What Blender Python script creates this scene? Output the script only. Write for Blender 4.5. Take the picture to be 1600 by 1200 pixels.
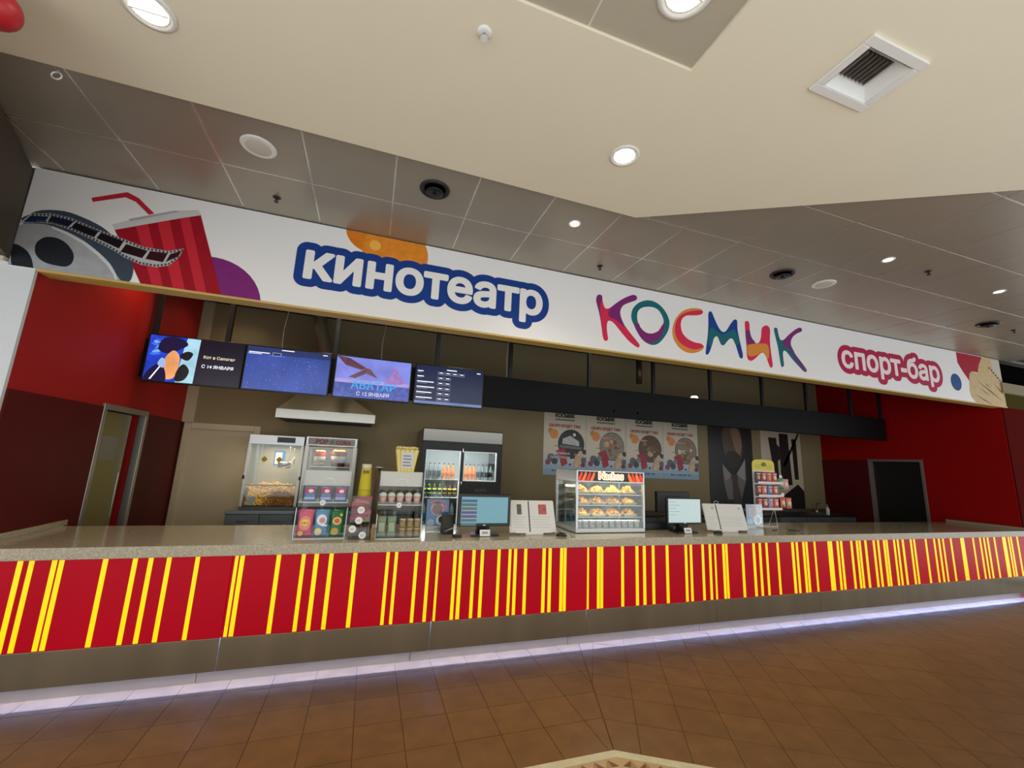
import bpy, bmesh, math, random
from mathutils import Vector, Matrix
from mathutils.geometry import tessellate_polygon

random.seed(7)
for _o in list(bpy.data.objects):
    bpy.data.objects.remove(_o, do_unlink=True)
SC = bpy.context.scene
COL = SC.collection
PI = math.pi

# ------------------------------------------------------------------ camera
CAM_H = 1.69
cam = bpy.data.cameras.new('camera')
cam.sensor_fit = 'HORIZONTAL'
cam.sensor_width = 36.0
cam.lens = 14.602
cam.clip_start = 0.02
camo = bpy.data.objects.new('camera', cam)
COL.objects.link(camo)
camo.matrix_world = Matrix((
    (0.946041, -0.099373, -0.308433, 0.0),
    (-0.321168, -0.160963, -0.933243, 0.0),
    (0.043092, 0.981945, -0.184193, CAM_H),
    (0, 0, 0, 1)))
SC.camera = camo

# ------------------------------------------------------------------ world, exposure
W = bpy.data.worlds.new('hall_daylight')
SC.world = W
W.use_nodes = True
_bg = W.node_tree.nodes['Background']
_bg.inputs[0].default_value = (0.93, 0.97, 1.0, 1)
_bg.inputs[1].default_value = 1.5
SC.view_settings.view_transform = 'Standard'
SC.view_settings.look = 'None'
SC.view_settings.gamma = 1.0
SC.view_settings.exposure = 0.1
SC.view_settings.use_curve_mapping = False
try:
    SC.cycles.max_bounces = 8
    SC.cycles.transparent_max_bounces = 16
    SC.cycles.caustics_reflective = False
    SC.cycles.caustics_refractive = False
    SC.cycles.sample_clamp_indirect = 6.0
except Exception:
    pass

# ------------------------------------------------------------------ helpers
def lin(h):
    h = h.lstrip('#')
    out = []
    for i in (0, 2, 4):
        c = int(h[i:i + 2], 16) / 255.0
        out.append(c / 12.92 if c <= 0.04045 else ((c + 0.055) / 1.055) ** 2.4)
    return tuple(out)

ORD = ('first', 'second', 'third', 'fourth', 'fifth', 'sixth', 'seventh', 'eighth', 'ninth', 'tenth', 'eleventh')
MATS = {}
def mat(name, col, rough=0.6, metal=0.0, spec=0.5, var=0.0, scale=8.0, bump=0.0, emit=None, es=0.0, stretch=None, coat=0.0):
    """Principled material; var = colour variation by noise, bump = fine relief by noise."""
    if name in MATS:
        return MATS[name]
    m = bpy.data.materials.new(name)
    m.use_nodes = True
    nt = m.node_tree
    b = nt.nodes['Principled BSDF']
    c = lin(col) if isinstance(col, str) else col
    b.inputs['Base Color'].default_value = (*c, 1)
    b.inputs['Roughness'].default_value = rough
    b.inputs['Metallic'].default_value = metal
    b.inputs['Specular IOR Level'].default_value = spec
    b.inputs['Coat Weight'].default_value = coat
    if emit is not None:
        e = lin(emit) if isinstance(emit, str) else emit
        b.inputs['Emission Color'].default_value = (*e, 1)
        b.inputs['Emission Strength'].default_value = es
    if var or bump:
        tc = nt.nodes.new('ShaderNodeTexCoord')
        mp = nt.nodes.new('ShaderNodeMapping')
        if stretch:
            mp.inputs['Scale'].default_value = stretch
        nz = nt.nodes.new('ShaderNodeTexNoise')
        nz.inputs['Scale'].default_value = scale
        nz.inputs['Detail'].default_value = 5
        nt.links.new(tc.outputs['Object'], mp.inputs[0])
        nt.links.new(mp.outputs[0], nz.inputs['Vector'])
        if var:
            rp = nt.nodes.new('ShaderNodeMapRange')
            rp.inputs[1].default_value = 0.25
            rp.inputs[2].default_value = 0.75
            rp.inputs[3].default_value = 1 - var
            rp.inputs[4].default_value = 1 + var
            nt.links.new(nz.outputs[0], rp.inputs[0])
            mx = nt.nodes.new('ShaderNodeVectorMath')
            mx.operation = 'SCALE'
            mx.inputs[0].default_value = c
            nt.links.new(rp.outputs[0], mx.inputs['Scale'])
            nt.links.new(mx.outputs[0], b.inputs['Base Color'])
            if emit is not None:
                mx2 = nt.nodes.new('ShaderNodeVectorMath')
                mx2.operation = 'SCALE'
                mx2.inputs[0].default_value = e
                nt.links.new(rp.outputs[0], mx2.inputs['Scale'])
                nt.links.new(mx2.outputs[0], b.inputs['Emission Color'])
        if bump:
            bp = nt.nodes.new('ShaderNodeBump')
            bp.inputs['Strength'].default_value = bump
            bp.inputs['Distance'].default_value = 0.01
            nt.links.new(nz.outputs[0], bp.inputs['Height'])
            nt.links.new(bp.outputs[0], b.inputs['Normal'])
    MATS[name] = m
    return m

def glass(name, col=(0.95, 0.97, 0.97), alpha=0.16, rough=0.05):
    """clear sheet: mostly transparent with a glossy surface."""
    if name in MATS:
        return MATS[name]
    m = bpy.data.materials.new(name)
    m.use_nodes = True
    nt = m.node_tree
    nt.nodes.clear()
    out = nt.nodes.new('ShaderNodeOutputMaterial')
    tr = nt.nodes.new('ShaderNodeBsdfTransparent')
    gl = nt.nodes.new('ShaderNodeBsdfGlossy')
    fr = nt.nodes.new('ShaderNodeLayerWeight')
    fr.inputs[0].default_value = 0.25
    tr.inputs[0].default_value = (*col, 1)
    gl.inputs['Color'].default_value = (0.9, 0.95, 0.95, 1)
    gl.inputs['Roughness'].default_value = rough
    ma = nt.nodes.new('ShaderNodeMath'); ma.operation = 'MULTIPLY_ADD'
    ma.inputs[1].default_value = 0.4; ma.inputs[2].default_value = alpha * 0.3
    nt.links.new(fr.outputs['Fresnel'], ma.inputs[0])
    mx = nt.nodes.new('ShaderNodeMixShader')
    nt.links.new(ma.outputs[0], mx.inputs[0])
    nt.links.new(tr.outputs[0], mx.inputs[1]); nt.links.new(gl.outputs[0], mx.inputs[2])
    nt.links.new(mx.outputs[0], out.inputs[0])
    MATS[name] = m
    return m

class MB:
    """collects shapes into ONE mesh"""
    def __init__(s):
        s.v = []; s.f = []
    def add(s, vs, fs):
        n = len(s.v)
        s.v += [tuple(p) for p in vs]
        s.f += [tuple(i + n for i in f) for f in fs]
        return s
    def box(s, x0, x1, y0, y1, z0, z1):
        return s.add([(x0, y0, z0), (x1, y0, z0), (x1, y1, z0), (x0, y1, z0), (x0, y0, z1), (x1, y0, z1), (x1, y1, z1), (x0, y1, z1)],
                     [(0, 3, 2, 1), (4, 5, 6, 7), (0, 1, 5, 4), (1, 2, 6, 5), (2, 3, 7, 6), (3, 0, 4, 7)])
    def ext(s, pts, fn0, fn1):
        n = len(pts)
        vs = [fn0(p) for p in pts] + [fn1(p) for p in pts]
        fs = [tuple(range(n - 1, -1, -1)), tuple(range(n, 2 * n))]
        fs += [(i, (i + 1) % n, n + (i + 1) % n, n + i) for i in range(n)]
        return s.add(vs, fs)
    def xz(s, pts, y0, y1):
        return s.ext(pts, lambda p: (p[0], y0, p[1]), lambda p: (p[0], y1, p[1]))
    def xy(s, pts, z0, z1):
        return s.ext(pts, lambda p: (p[0], p[1], z0), lambda p: (p[0], p[1], z1))
    def yz(s, pts, x0, x1):
        return s.ext(pts, lambda p: (x0, p[0], p[1]), lambda p: (x1, p[0], p[1]))
    def hole(s, outer, inner, y0, y1):
        """plate in the xz plane with a hole"""
        tri = tessellate_polygon([[Vector((p[0], p[1], 0)) for p in outer], [Vector((p[0], p[1], 0)) for p in inner]])
        allp = list(outer) + list(inner)
        n = len(allp)
        vs = [(p[0], y0, p[1]) for p in allp] + [(p[0], y1, p[1]) for p in allp]
        fs = [tuple(t) for t in tri] + [tuple(i + n for i in t) for t in tri]
        no = len(outer)
        fs += [(i, (i + 1) % no, n + (i + 1) % no, n + i) for i in range(no)]
        ni = len(inner)
        fs += [(no + i, no + (i + 1) % ni, n + no + (i + 1) % ni, n + no + i) for i in range(ni)]
        return s.add(vs, fs)
    def lathe(s, prof, cx=0, cy=0, n=16, rot=0.0, flat=1.0):
        k = len(prof)
        vs = []
        for i in range(n):
            a = 2 * PI * i / n + rot
            for r, z in prof:
                vs.append((cx + r * math.cos(a), cy + r * flat * math.sin(a), z))
        fs = []
        for i in range(n):
            j = (i + 1) % n
            for q in range(k - 1):
                fs.append((i * k + q, j * k + q, j * k + q + 1, i * k + q + 1))
        fs.append(tuple(i * k for i in range(n - 1, -1, -1)))
        fs.append(tuple(i * k + k - 1 for i in range(n)))
        return s.add(vs, fs)
    def cyl(s, cx, cy, z0, z1, r, n=20, r1=None):
        return s.lathe([(r, z0), (r if r1 is None else r1, z1)], cx, cy, n)
    def disc_xz(s, cx, cz, r, y0, y1, n=28, sx=1.0):
        return s.xz([(cx + r * sx * math.cos(2 * PI * i / n), cz + r * math.sin(2 * PI * i / n)) for i in range(n)], y0, y1)
    def tube(s, path, r, n=8):
        P = [Vector(p) for p in path]
        rings = []
        for i, p in enumerate(P):
            t = (P[min(i + 1, len(P) - 1)] - P[max(i - 1, 0)]).normalized()
            u = t.cross(Vector((0, 0, 1)))
            if u.length < 1e-4:
                u = Vector((1, 0, 0))
            u.normalize(); w = t.cross(u)
            rings.append([p + r * (math.cos(2 * PI * k / n) * u + math.sin(2 * PI * k / n) * w) for k in range(n)])
        vs = [tuple(q) for rg in rings for q in rg]
        fs = []
        for i in range(len(P) - 1):
            for k in range(n):
                a, b = i * n + k, i * n + (k + 1) % n
                fs.append((a, b, b + n, a + n))
        fs.append(tuple(range(n))); fs.append(tuple(len(vs) - n + k for k in range(n)))
        return s.add(vs, fs)
    def sphere(s, c, r, nu=16, nv=10, sz=1.0):
        prof = [(max(1e-4, r * math.sin(PI * i / nv)), c[2] - r * sz * math.cos(PI * i / nv)) for i in range(nv + 1)]
        return s.lathe(prof, c[0], c[1], nu)
    def move(s, dx=0, dy=0, dz=0):
        s.v = [(x + dx, y + dy, z + dz) for x, y, z in s.v]; return s
    def rotx(s, a, oy=0, oz=0):
        c, q = math.cos(a), math.sin(a)
        s.v = [(x, oy + (y - oy) * c - (z - oz) * q, oz + (y - oy) * q + (z - oz) * c) for x, y, z in s.v]; return s
    def rotz(s, a, ox=0, oy=0):
        c, q = math.cos(a), math.sin(a)
        s.v = [(ox + (x - ox) * c - (y - oy) * q, oy + (x - ox) * q + (y - oy) * c, z) for x, y, z in s.v]; return s
    def roty(s, a, ox=0, oz=0):
        c, q = math.cos(a), math.sin(a)
        s.v = [(ox + (x - ox) * c + (z - oz) * q, y, oz - (x - ox) * q + (z - oz) * c) for x, y, z in s.v]; return s
    def mesh(s, name, smooth=False):
        me = bpy.data.meshes.new(name)
        me.from_pydata(s.v, [], s.f)
        bm = bmesh.new(); bm.from_mesh(me)
        bmesh.ops.recalc_face_normals(bm, faces=bm.faces)
        bm.to_mesh(me); bm.free()
        if smooth:
            me.polygons.foreach_set('use_smooth', [len(p.vertices) <= 4 for p in me.polygons])
        me.update()
        return me
    def build(s, name, m, parent=None, smooth=False, bevel=0.0):
        me = s.mesh(name, smooth)
        me.materials.append(m)
        return link(name, me, parent, bevel)

def link(name, me, parent=None, bevel=0.0, loc=None):
    o = bpy.data.objects.new(name, me)
    COL.objects.link(o)
    if parent is not None:
        o.parent = parent
    if loc is not None:
        o.location = loc
    if bevel:
        md = o.modifiers.new('edge', 'BEVEL'); md.width = bevel; md.segments = 2; md.limit_method = 'ANGLE'
    return o

def tag(o, label, cat, group=None, kind=None):
    o['label'] = label; o['category'] = cat
    if group: o['group'] = group
    if kind: o['kind'] = kind
    return o

def thing(name, label, cat, loc=(0, 0, 0), rz=0.0, group=None):
    o = bpy.data.objects.new(name, None)
    o.empty_display_size = 0.05
    COL.objects.link(o)
    o.location = loc; o.rotation_euler = (0, 0, rz)
    return tag(o, label, cat, group)

def struct(o):
    o['kind'] = 'structure'
    return o

def copy_tree(o, parent=None):
    c = o.copy(); COL.objects.link(c); c.parent = parent
    for ch in [k for k in bpy.data.objects if k.parent == o]:
        copy_tree(ch, c)
    return c

def smooth_poly(pts, k=4):
    """closed Catmull-Rom through the points"""
    n = len(pts); out = []
    for i in range(n):
        p0, p1, p2, p3 = (pts[(i + j - 1) % n] for j in range(4))
        for q in range(k):
            t = q / k
            out.append(tuple(0.5 * ((2 * p1[a]) + (-p0[a] + p2[a]) * t + (2 * p0[a] - 5 * p1[a] + 4 * p2[a] - p3[a]) * t * t +
                                    (-p0[a] + 3 * p1[a] - 3 * p2[a] + p3[a]) * t ** 3) for a in (0, 1)))
    return out

def clip_half(poly, a, b, c):
    """keep a*x+b*y<=c"""
    out = []
    n = len(poly)
    for i in range(n):
        p, q = poly[i], poly[(i + 1) % n]
        dp, dq = a * p[0] + b * p[1] - c, a * q[0] + b * q[1] - c
        if dp <= 0: out.append(p)
        if dp * dq < 0:
            t = dp / (dp - dq)
            out.append((p[0] + t * (q[0] - p[0]), p[1] + t * (q[1] - p[1])))
    return out

def clip_rect(poly, x0, x1, z0, z1):
    for a, b, c in ((1, 0, x1), (-1, 0, -x0), (0, 1, z1), (0, -1, -z0)):
        if len(poly) >= 3: poly = clip_half(poly, a, b, c)
    return poly

def circle(cx, cz, r, n=40, sx=1.0):
    return [(cx + sx * r * math.cos(2 * PI * i / n), cz + r * math.sin(2 * PI * i / n)) for i in range(n)]

_TX = {}
def text_geo(s, bold=0.0, wire=False):
    """fill of a line of lettering: verts (x, z), faces; height 1 em"""
    key = (s, bold, wire)
    if key in _TX: return _TX[key]
    cu = bpy.data.curves.new('lettering_curve', 'FONT')
    cu.body = s; cu.size = 1.0; cu.offset = bold; cu.resolution_u = 3
    if wire: cu.fill_mode = 'NONE'
    ob = bpy.data.objects.new('lettering_curve', cu)
    COL.objects.link(ob)
    dg = bpy.context.evaluated_depsgraph_get()
    ev = ob.evaluated_get(dg)
    me = ev.to_mesh()
    vs = [(v.co.x, v.co.y) for v in me.vertices]
    fs = [tuple(e.vertices) for e in me.edges] if wire else [tuple(p.vertices) for p in me.polygons]
    ev.to_mesh_clear()
    bpy.data.objects.remove(ob, do_unlink=True)
    bpy.data.curves.remove(cu)
    _TX[key] = (vs, fs)
    return _TX[key]

def boundary(fs):
    cnt = {}
    for f in fs:
        for i in range(len(f)):
            a, b = f[i], f[(i + 1) % len(f)]
            k = (min(a, b), max(a, b))
            cnt[k] = cnt.get(k, 0) + 1
    return [k for k, c in cnt.items() if c == 1]

def rim_loops(segs, pad, g=0.005):
    """outer outlines of everything nearer than pad to the segments (marching squares on a distance grid)"""
    import numpy as np
    A = np.array([s[0] for s in segs]); B = np.array([s[1] for s in segs])
    lo = np.minimum(A, B).min(0) - pad - 3 * g; hi = np.maximum(A, B).max(0) + pad + 3 * g
    nx, nz = int((hi[0] - lo[0]) / g) + 2, int((hi[1] - lo[1]) / g) + 2
    X, Z = np.meshgrid(lo[0] + g * np.arange(nx), lo[1] + g * np.arange(nz), indexing='ij')
    F = np.full((nx, nz), 9.0)
    for (ax, az), (bx, bz) in zip(A, B):
        i0, i1 = max(0, int((min(ax, bx) - pad - 2 * g - lo[0]) / g)), int((max(ax, bx) + pad + 2 * g - lo[0]) / g) + 2
        j0, j1 = max(0, int((min(az, bz) - pad - 2 * g - lo[1]) / g)), int((max(az, bz) + pad + 2 * g - lo[1]) / g) + 2
        x, z = X[i0:i1, j0:j1], Z[i0:i1, j0:j1]
        dx, dz = bx - ax, bz - az
        t = np.clip(((x - ax) * dx + (z - az) * dz) / max(1e-12, dx * dx + dz * dz), 0, 1)
        d = np.hypot(x - ax - t * dx, z - az - t * dz)
        F[i0:i1, j0:j1] = np.minimum(F[i0:i1, j0:j1], d)
    cnt = np.zeros((nx, nz), int)
    for (ax, az), (bx, bz) in zip(A, B):
        if ax == bx: continue
        i0, i1 = int(math.ceil((min(ax, bx) - lo[0]) / g)), int(math.ceil((max(ax, bx) - lo[0]) / g))
        for i in range(i0, i1):
            zc = az + (bz - az) * (lo[0] + g * i - ax) / (bx - ax)
            cnt[i, Z[i] < zc] += 1
    F = np.where(cnt % 2 == 1, -np.minimum(F, 1.0), F) - pad
    nxt = {}
    def ept(i, j, k, l):
        a, b = F[i, j], F[k, l]; t = a / (a - b)
        return ((X[i, j] + t * (X[k, l] - X[i, j])), (Z[i, j] + t * (Z[k, l] - Z[i, j])))
    pts = {}
    ins = F < 0
    mixed = (ins[:-1, :-1].astype(int) + ins[1:, :-1] + ins[1:, 1:] + ins[:-1, 1:])
    for i, j in zip(*np.where((mixed > 0) & (mixed < 4))):
        c = [(i, j), (i + 1, j), (i + 1, j + 1), (i, j + 1)]
        cr = []
        for q in range(4):
            u, v = c[q], c[(q + 1) % 4]
            if ins[u] != ins[v]:
                k = (min(u, v), max(u, v)); pts[k] = ept(*k[0], *k[1])
                cr.append((k, ins[u]))          # leaving when the first corner is inside
        outs = [k for k, s in cr if s]; inns = [k for k, s in cr if not s]
        for a_, b_ in zip(outs, inns): nxt[a_] = b_
    loops = []
    while nxt:
        s = next(iter(nxt)); loop = []; k = s
        while k in nxt:
            loop.append(tuple(map(float, pts[k]))); k = nxt.pop(k)
        area_ = sum(loop[i][0] * loop[(i + 1) % len(loop)][1] - loop[(i + 1) % len(loop)][0] * loop[i][1] for i in range(len(loop))) / 2
        loops.append((area_, loop))
    sg = math.copysign(1, max(loops, key=lambda t: abs(t[0]))[0])
    outer = [l for a_, l in loops if a_ * sg > 0 and len(l) > 6]
    inner = [l for a_, l in loops if a_ * sg < 0 and len(l) > 6]
    return outer, inner

def in_poly(p, poly):
    c = False
    for i in range(len(poly)):
        a, b = poly[i], poly[i - 1]
        if (a[1] > p[1]) != (b[1] > p[1]) and p[0] < (b[0] - a[0]) * (p[1] - a[1]) / (b[1] - a[1]) + a[0]: c = not c
    return c

def plate_loops(mb, outer, inner, y0, y1):
    for o in outer:
        hs = [h for h in inner if in_poly(h[0], o)]
        rings = [o] + hs
        tri = tessellate_polygon([[Vector((p[0], p[1], 0)) for p in r] for r in rings])
        allp = [p for r in rings for p in r]; n = len(allp)
        fs = [tuple(t) for t in tri] + [tuple(i + n for i in t) for t in tri]
        s = 0
        for r in rings:
            m = len(r)
            fs += [(s + i, s + (i + 1) % m, n + s + (i + 1) % m, n + s + i) for i in range(m)]
            s += m
        mb.add([(p[0], y0, p[1]) for p in allp] + [(p[0], y1, p[1]) for p in allp], fs)

def text_mb(s, x, z, w, y, th=0.001, bold=0.02, h=None, fit_h=None, pad=0.0, shear=0.0, grid=0.005, holes=False):
    """lettering in the xz plane facing -y: left x, baseline z, width w; fit_h = height of the whole box; pad = rounded rim."""
    vs, fs = text_geo(s, bold)
    mb = MB()
    if not vs: return mb
    x0 = min(v[0] for v in vs); x1 = max(v[0] for v in vs)
    sx = w / (x1 - x0)
    sz = sx
    if fit_h:
        z1 = max(v[1] for v in vs); sz = fit_h / z1
    P = [((v[0] - x0) * sx + x + shear * v[1] * sz, v[1] * sz + z) for v in vs]
    n = len(P)
    bd = boundary(fs)
    V = [(p[0], y, p[1]) for p in P] + [(p[0], y + th, p[1]) for p in P]
    F = list(fs) + [tuple(i + n for i in f) for f in fs] + [(a, b, b + n, a + n) for a, b in bd]
    mb.add(V, F)
    if pad:
        mb = MB()
        wv, we = text_geo(s, bold, True)
        tr = lambda v: ((v[0] - x0) * sx + x, v[1] * sz + z)
        outer, inner = rim_loops([(tr(wv[a]), tr(wv[b])) for a, b in we], pad, grid)
        plate_loops(mb, outer, inner if holes else [], y, y + th)
    return mb

def spot(name, loc, energy, col=(1, 0.9, 0.75), ang=120, blend=0.6, size=0.05, target=None, parent=None):
    l = bpy.data.lights.new(name, 'SPOT')
    l.energy = energy; l.color = col; l.spot_size = math.radians(ang); l.spot_blend = blend; l.shadow_soft_size = size
    o = bpy.data.objects.new(name, l)
    COL.objects.link(o); o.location = loc
    if target is not None:
        o.rotation_euler = (Vector(target) - Vector(loc)).to_track_quat('-Z', 'Y').to_euler()
    if parent is not None:
        o.parent = parent
    return o

def area(name, loc, sx, sy, energy, col=(1, 1, 1), rot=(0, 0, 0), parent=None):
    l = bpy.data.lights.new(name, 'AREA')
    l.shape = 'RECTANGLE'; l.size = sx; l.size_y = sy; l.energy = energy; l.color = col
    o = bpy.data.objects.new(name, l)
    COL.objects.link(o); o.location = loc; o.rotation_euler = rot
    if parent is not None: o.parent = parent
    return o

# ------------------------------------------------------------------ materials of the setting
M_GROUT = mat('grout', '#4a3626', 0.9, var=0.1)
M_TILE = [mat('floor_tile_%d' % i, c, 0.45, var=0.2, scale=7, bump=0.06) for i, c in enumerate(('#6d4c29', '#6a4a27', '#704f2b'))]
M_SOFFIT = mat('soffit_paint', '#e8e0c8', 0.9, var=0.012, scale=3)
M_CTILE = mat('ceiling_metal_tile', '#a29a8a', 0.36, metal=0.4, var=0.03, scale=2)
M_CBAR = mat('ceiling_grid_bar', '#d9d4ca', 0.25, metal=0.7)
M_CBACK = mat('ceiling_void', '#2a2723', 0.9)
M_OLIVE = mat('back_wall_paint', '#8c7d5c', 0.75, var=0.03, scale=2)
M_RED = mat('red_wall_paint', '#a8201d', 0.55, spec=0.2, var=0.04, scale=3)
M_DRED = mat('dark_red_wall', '#561010', 0.5, spec=0.2, var=0.04, scale=3)
M_WHITE = mat('white_wall_paint', '#d6d8da', 0.8, var=0.02)
M_BROWN = mat('dark_brown_surface', '#4d4131', 0.7, var=0.05)
M_BEIGE = mat('beige_door_paint', '#cabd9e', 0.55, var=0.02)
M_STEEL = mat('brushed_steel', '#b9b6ad', 0.3, metal=0.95, var=0.05, scale=3, stretch=(1, 1, 12))
M_STEELP = mat('kick_panel_steel', '#a39a84', 0.24, metal=0.95, var=0.16, scale=1.6, stretch=(2.5, 1, 0.2))
M_BLACK = mat('black_paint', '#17171a', 0.45)
M_BLK2 = mat('black_plastic', '#111114', 0.35)
M_STONE = mat('speckled_stone', '#a89d85', 0.14, var=0.42, scale=110, spec=0.6)
M_ALU = mat('aluminium_trim', '#b9b5ad', 0.35, metal=0.8)
M_WPLA = mat('white_plastic', '#e4e4e0', 0.4)
M_LAMP = mat('lamp_glow', '#fff3dd', 0.5, emit='#fff0d2', es=14.0)

# ------------------------------------------------------------------ floor
floor = struct(MB().box(-4.6, 12, -0.4, 7.2, -0.2, -0.004).build('floor', M_GROUT))  # ends close behind the camera so world light reaches the soffit from below
T0 = (1.582, 2.511)
CU, SU = math.cos(math.radians(-30)), math.sin(math.radians(-30))
def uv2w(u, v):
    return (T0[0] + u * CU - v * SU, T0[1] + u * SU + v * CU)
SEAM = (0.218, 0.609)          # direction of the joint between the two tile fields
sa, sb = SEAM[1], -SEAM[0]
sc_ = sa * T0[0] + sb * T0[1]
tiles = []
for i in range(-16, 8):
    for j in range(-1, 6):
        x0 = 0.0776 + 0.2944 * i; y0 = 2.511 + 0.307 * j
        g = 0.0018
        p = [(x0 + g, y0 + g), (x0 + 0.2944 - g, y0 + g), (x0 + 0.2944 - g, y0 + 0.307 - g), (x0 + g, y0 + 0.307 - g)]
        if j < 0: continue
        p = clip_half(p, sa, sb, sc_ - 0.002)
        if len(p) >= 3 and y0 < 4.1: tiles.append(p)
for i in range(-9, 34):
    for j in range(0, 22):
        u0 = 0.16 + 0.295 * i; v0 = 0.307 * j
        g = 0.0018
        p = [uv2w(u0 + g, v0 + g), uv2w(u0 + 0.295 - g, v0 + g), uv2w(u0 + 0.295 - g, v0 + 0.307 - g), uv2w(u0 + g, v0 + 0.307 - g)]
        p = clip_half(p, -sa, -sb, -sc_ - 0.002)
        if len(p) >= 3: p = clip_half(p, 0, 1, 4.10)
        if len(p) >= 3: p = clip_half(p, 1, 0, 10.6)
        if len(p) >= 3: tiles.append(p)
near, rest = [], MB()
for p in tiles:
    cx = sum(q[0] for q in p) / len(p); cy = sum(q[1] for q in p) / len(p)
    if cy > 2.60 - 0.265 * cx and cy < 4.02 and cx < 9.6 and cx > -2.45:
        near.append(((cx ** 2 + cy ** 2), p))
    else:
        rest.xy(p, -0.006, 0.0)
near.sort(key=lambda t: t[0])
for k, (d, p) in enumerate(near):
    if k < 296:
        MB().xy(p, -0.006, random.uniform(-0.0004, 0.0004)).build('floor_tile', M_TILE[random.randrange(3)], floor)
    else:
        rest.xy(p, -0.006, 0.0)
o = rest.build('floor_tiling', M_TILE[0], floor); o['kind'] = 'stuff'
# mosaic medallion in front of the bar
M_MB = mat('mosaic_border', '#c9c4a4', 0.35, var=0.12, scale=12)
M_MT = mat('mosaic_tan', '#b49a72', 0.4, var=0.1, scale=14)
M_MD = mat('mosaic_brown', '#6e4030', 0.4, var=0.12, scale=14)
M_ML = mat('mosaic_ochre', '#9c7a52', 0.4, var=0.1, scale=14)
def seam_pt(d):   # point at depth d inside the medallion below the tip
    k = d / (SEAM[1] * 1.0)
    return (T0[0] - SEAM[0] * k * 0.75, T0[1] - d)
bw = 0.055
inner = (T0[0] - bw * 0.268, T0[1] - bw)
MB().xy([(-2.6, T0[1]), T0, inner, (-2.6, T0[1] - bw)], -0.006, 0.0006).build('border_strip', M_MB, floor)
e1 = uv2w(3.6, 0); e2 = uv2w(3.6, -bw)
MB().xy([T0, e1, e2, inner], -0.006, 0.0006).build('border_strip', M_MB, floor)
MB().xy([(-2.6, T0[1] - bw), inner, uv2w(3.6, -bw), uv2w(3.6, -0.9), (3.0, -0.35), (-2.6, -0.35)], -0.007, -0.0012).build('mosaic_bed', M_MT, floor)
for k in range(16):
    for side in (0, 1):
        for q, (mm, dz) in enumerate(((M_MD, 0.0), (M_ML, 0.0), (M_MD, 0.075))):
            s0 = 0.03 + 0.085 * k
            lo, hi = s0 + (0.0 if q != 1 else 0.0425), s0 + (0.0425 if q == 0 else 0.085)
            d0, d1 = bw + 0.012 + dz, bw + 0.07 + dz
            if q == 0: tri = [(lo, d1), (hi, d1), (hi, d0)]
            elif q == 1: tri = [(lo, d0), (hi, d1), (lo, d1)]
            else: tri = [(lo, d1), (lo + 0.07, d1), (lo + 0.035, d0)]
            if side == 0: pts = [(inner[0] - a, T0[1] - b) for a, b in tri]
            else: pts = [uv2w(a + 0.02, -b) for a, b in tri]
            MB().xy(pts, -0.005, 0.0004).build('mosaic_piece', mm, floor)

# ------------------------------------------------------------------ ceiling
ZC = 3.73
ceiling = struct(MB().box(-4.5, 12, -5, 7.0, ZC + 0.045, ZC + 0.16).build('ceiling', M_CBACK))
bars = MB()
XL = [-1.223 + 0.6 * i for i in range(-3, 21)]
YL = [3.243 - 0.6 * j for j in range(-1, 5)]
SOFF = [(-4.4, -4.9), (-4.4, 2.643), (1.88, 2.643), (1.88 + 9.6 * CU, 2.643 + 9.6 * SU), (1.88 + 9.6 * CU, -4.9)]
def in_soffit(x, y):
    return y < 2.643 and (x < 1.88 or (x - 1.88) * 0.5 + (y - 2.643) * CU < 0)
me_t = None
for i in range(len(XL) - 1):
    for j in range(len(YL) - 1):
        x0, x1, y1, y0 = XL[i], XL[i + 1], YL[j], YL[j + 1]
        if all(in_soffit(a, b) for a, b in ((x0, y0), (x1, y0), (x1, y1), (x0, y1))): continue
        if x0 > 9.9: continue
        if me_t is None:
            b = MB(); h = 0.2952
            b.add([(-h, -h, 0.012), (h, -h, 0.012), (h, h, 0.012), (-h, h, 0.012), (-h, -h, 0.003), (h, -h, 0.003), (h, h, 0.003), (-h, h, 0.003),
                   (-h + .004, -h + .004, 0), (h - .004, -h + .004, 0), (h - .004, h - .004, 0), (-h + .004, h - .004, 0)],
                  [(0, 1, 2, 3), (8, 11, 10, 9)] + [(q, (q + 1) % 4, 4 + (q + 1) % 4, 4 + q) for q in range(4)] + [(4 + q, 4 + (q + 1) % 4, 8 + (q + 1) % 4, 8 + q) for q in range(4)])
            me_t = b.mesh('ceiling_tile'); me_t.materials.append(M_CTILE)
        y1c = min(y1, 3.843)
        o = link('ceiling_tile', me_t, ceiling, loc=((x0 + x1) / 2, (y0 + y1) / 2, ZC + random.uniform(0, 0.0015)))
        o.rotation_euler = (random.uniform(-.0015, .0015), random.uniform(-.0015, .0015), 0)
for x in XL:
    bars.box(x - 0.012, x + 0.012, 0.8, 3.84, ZC + 0.003, ZC + 0.04)
for y in YL:
    bars.box(XL[0], XL[-1], y - 0.012, y + 0.012, ZC + 0.0032, ZC + 0.039)
bars.build('grid_frame', M_CBAR, ceiling)
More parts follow.
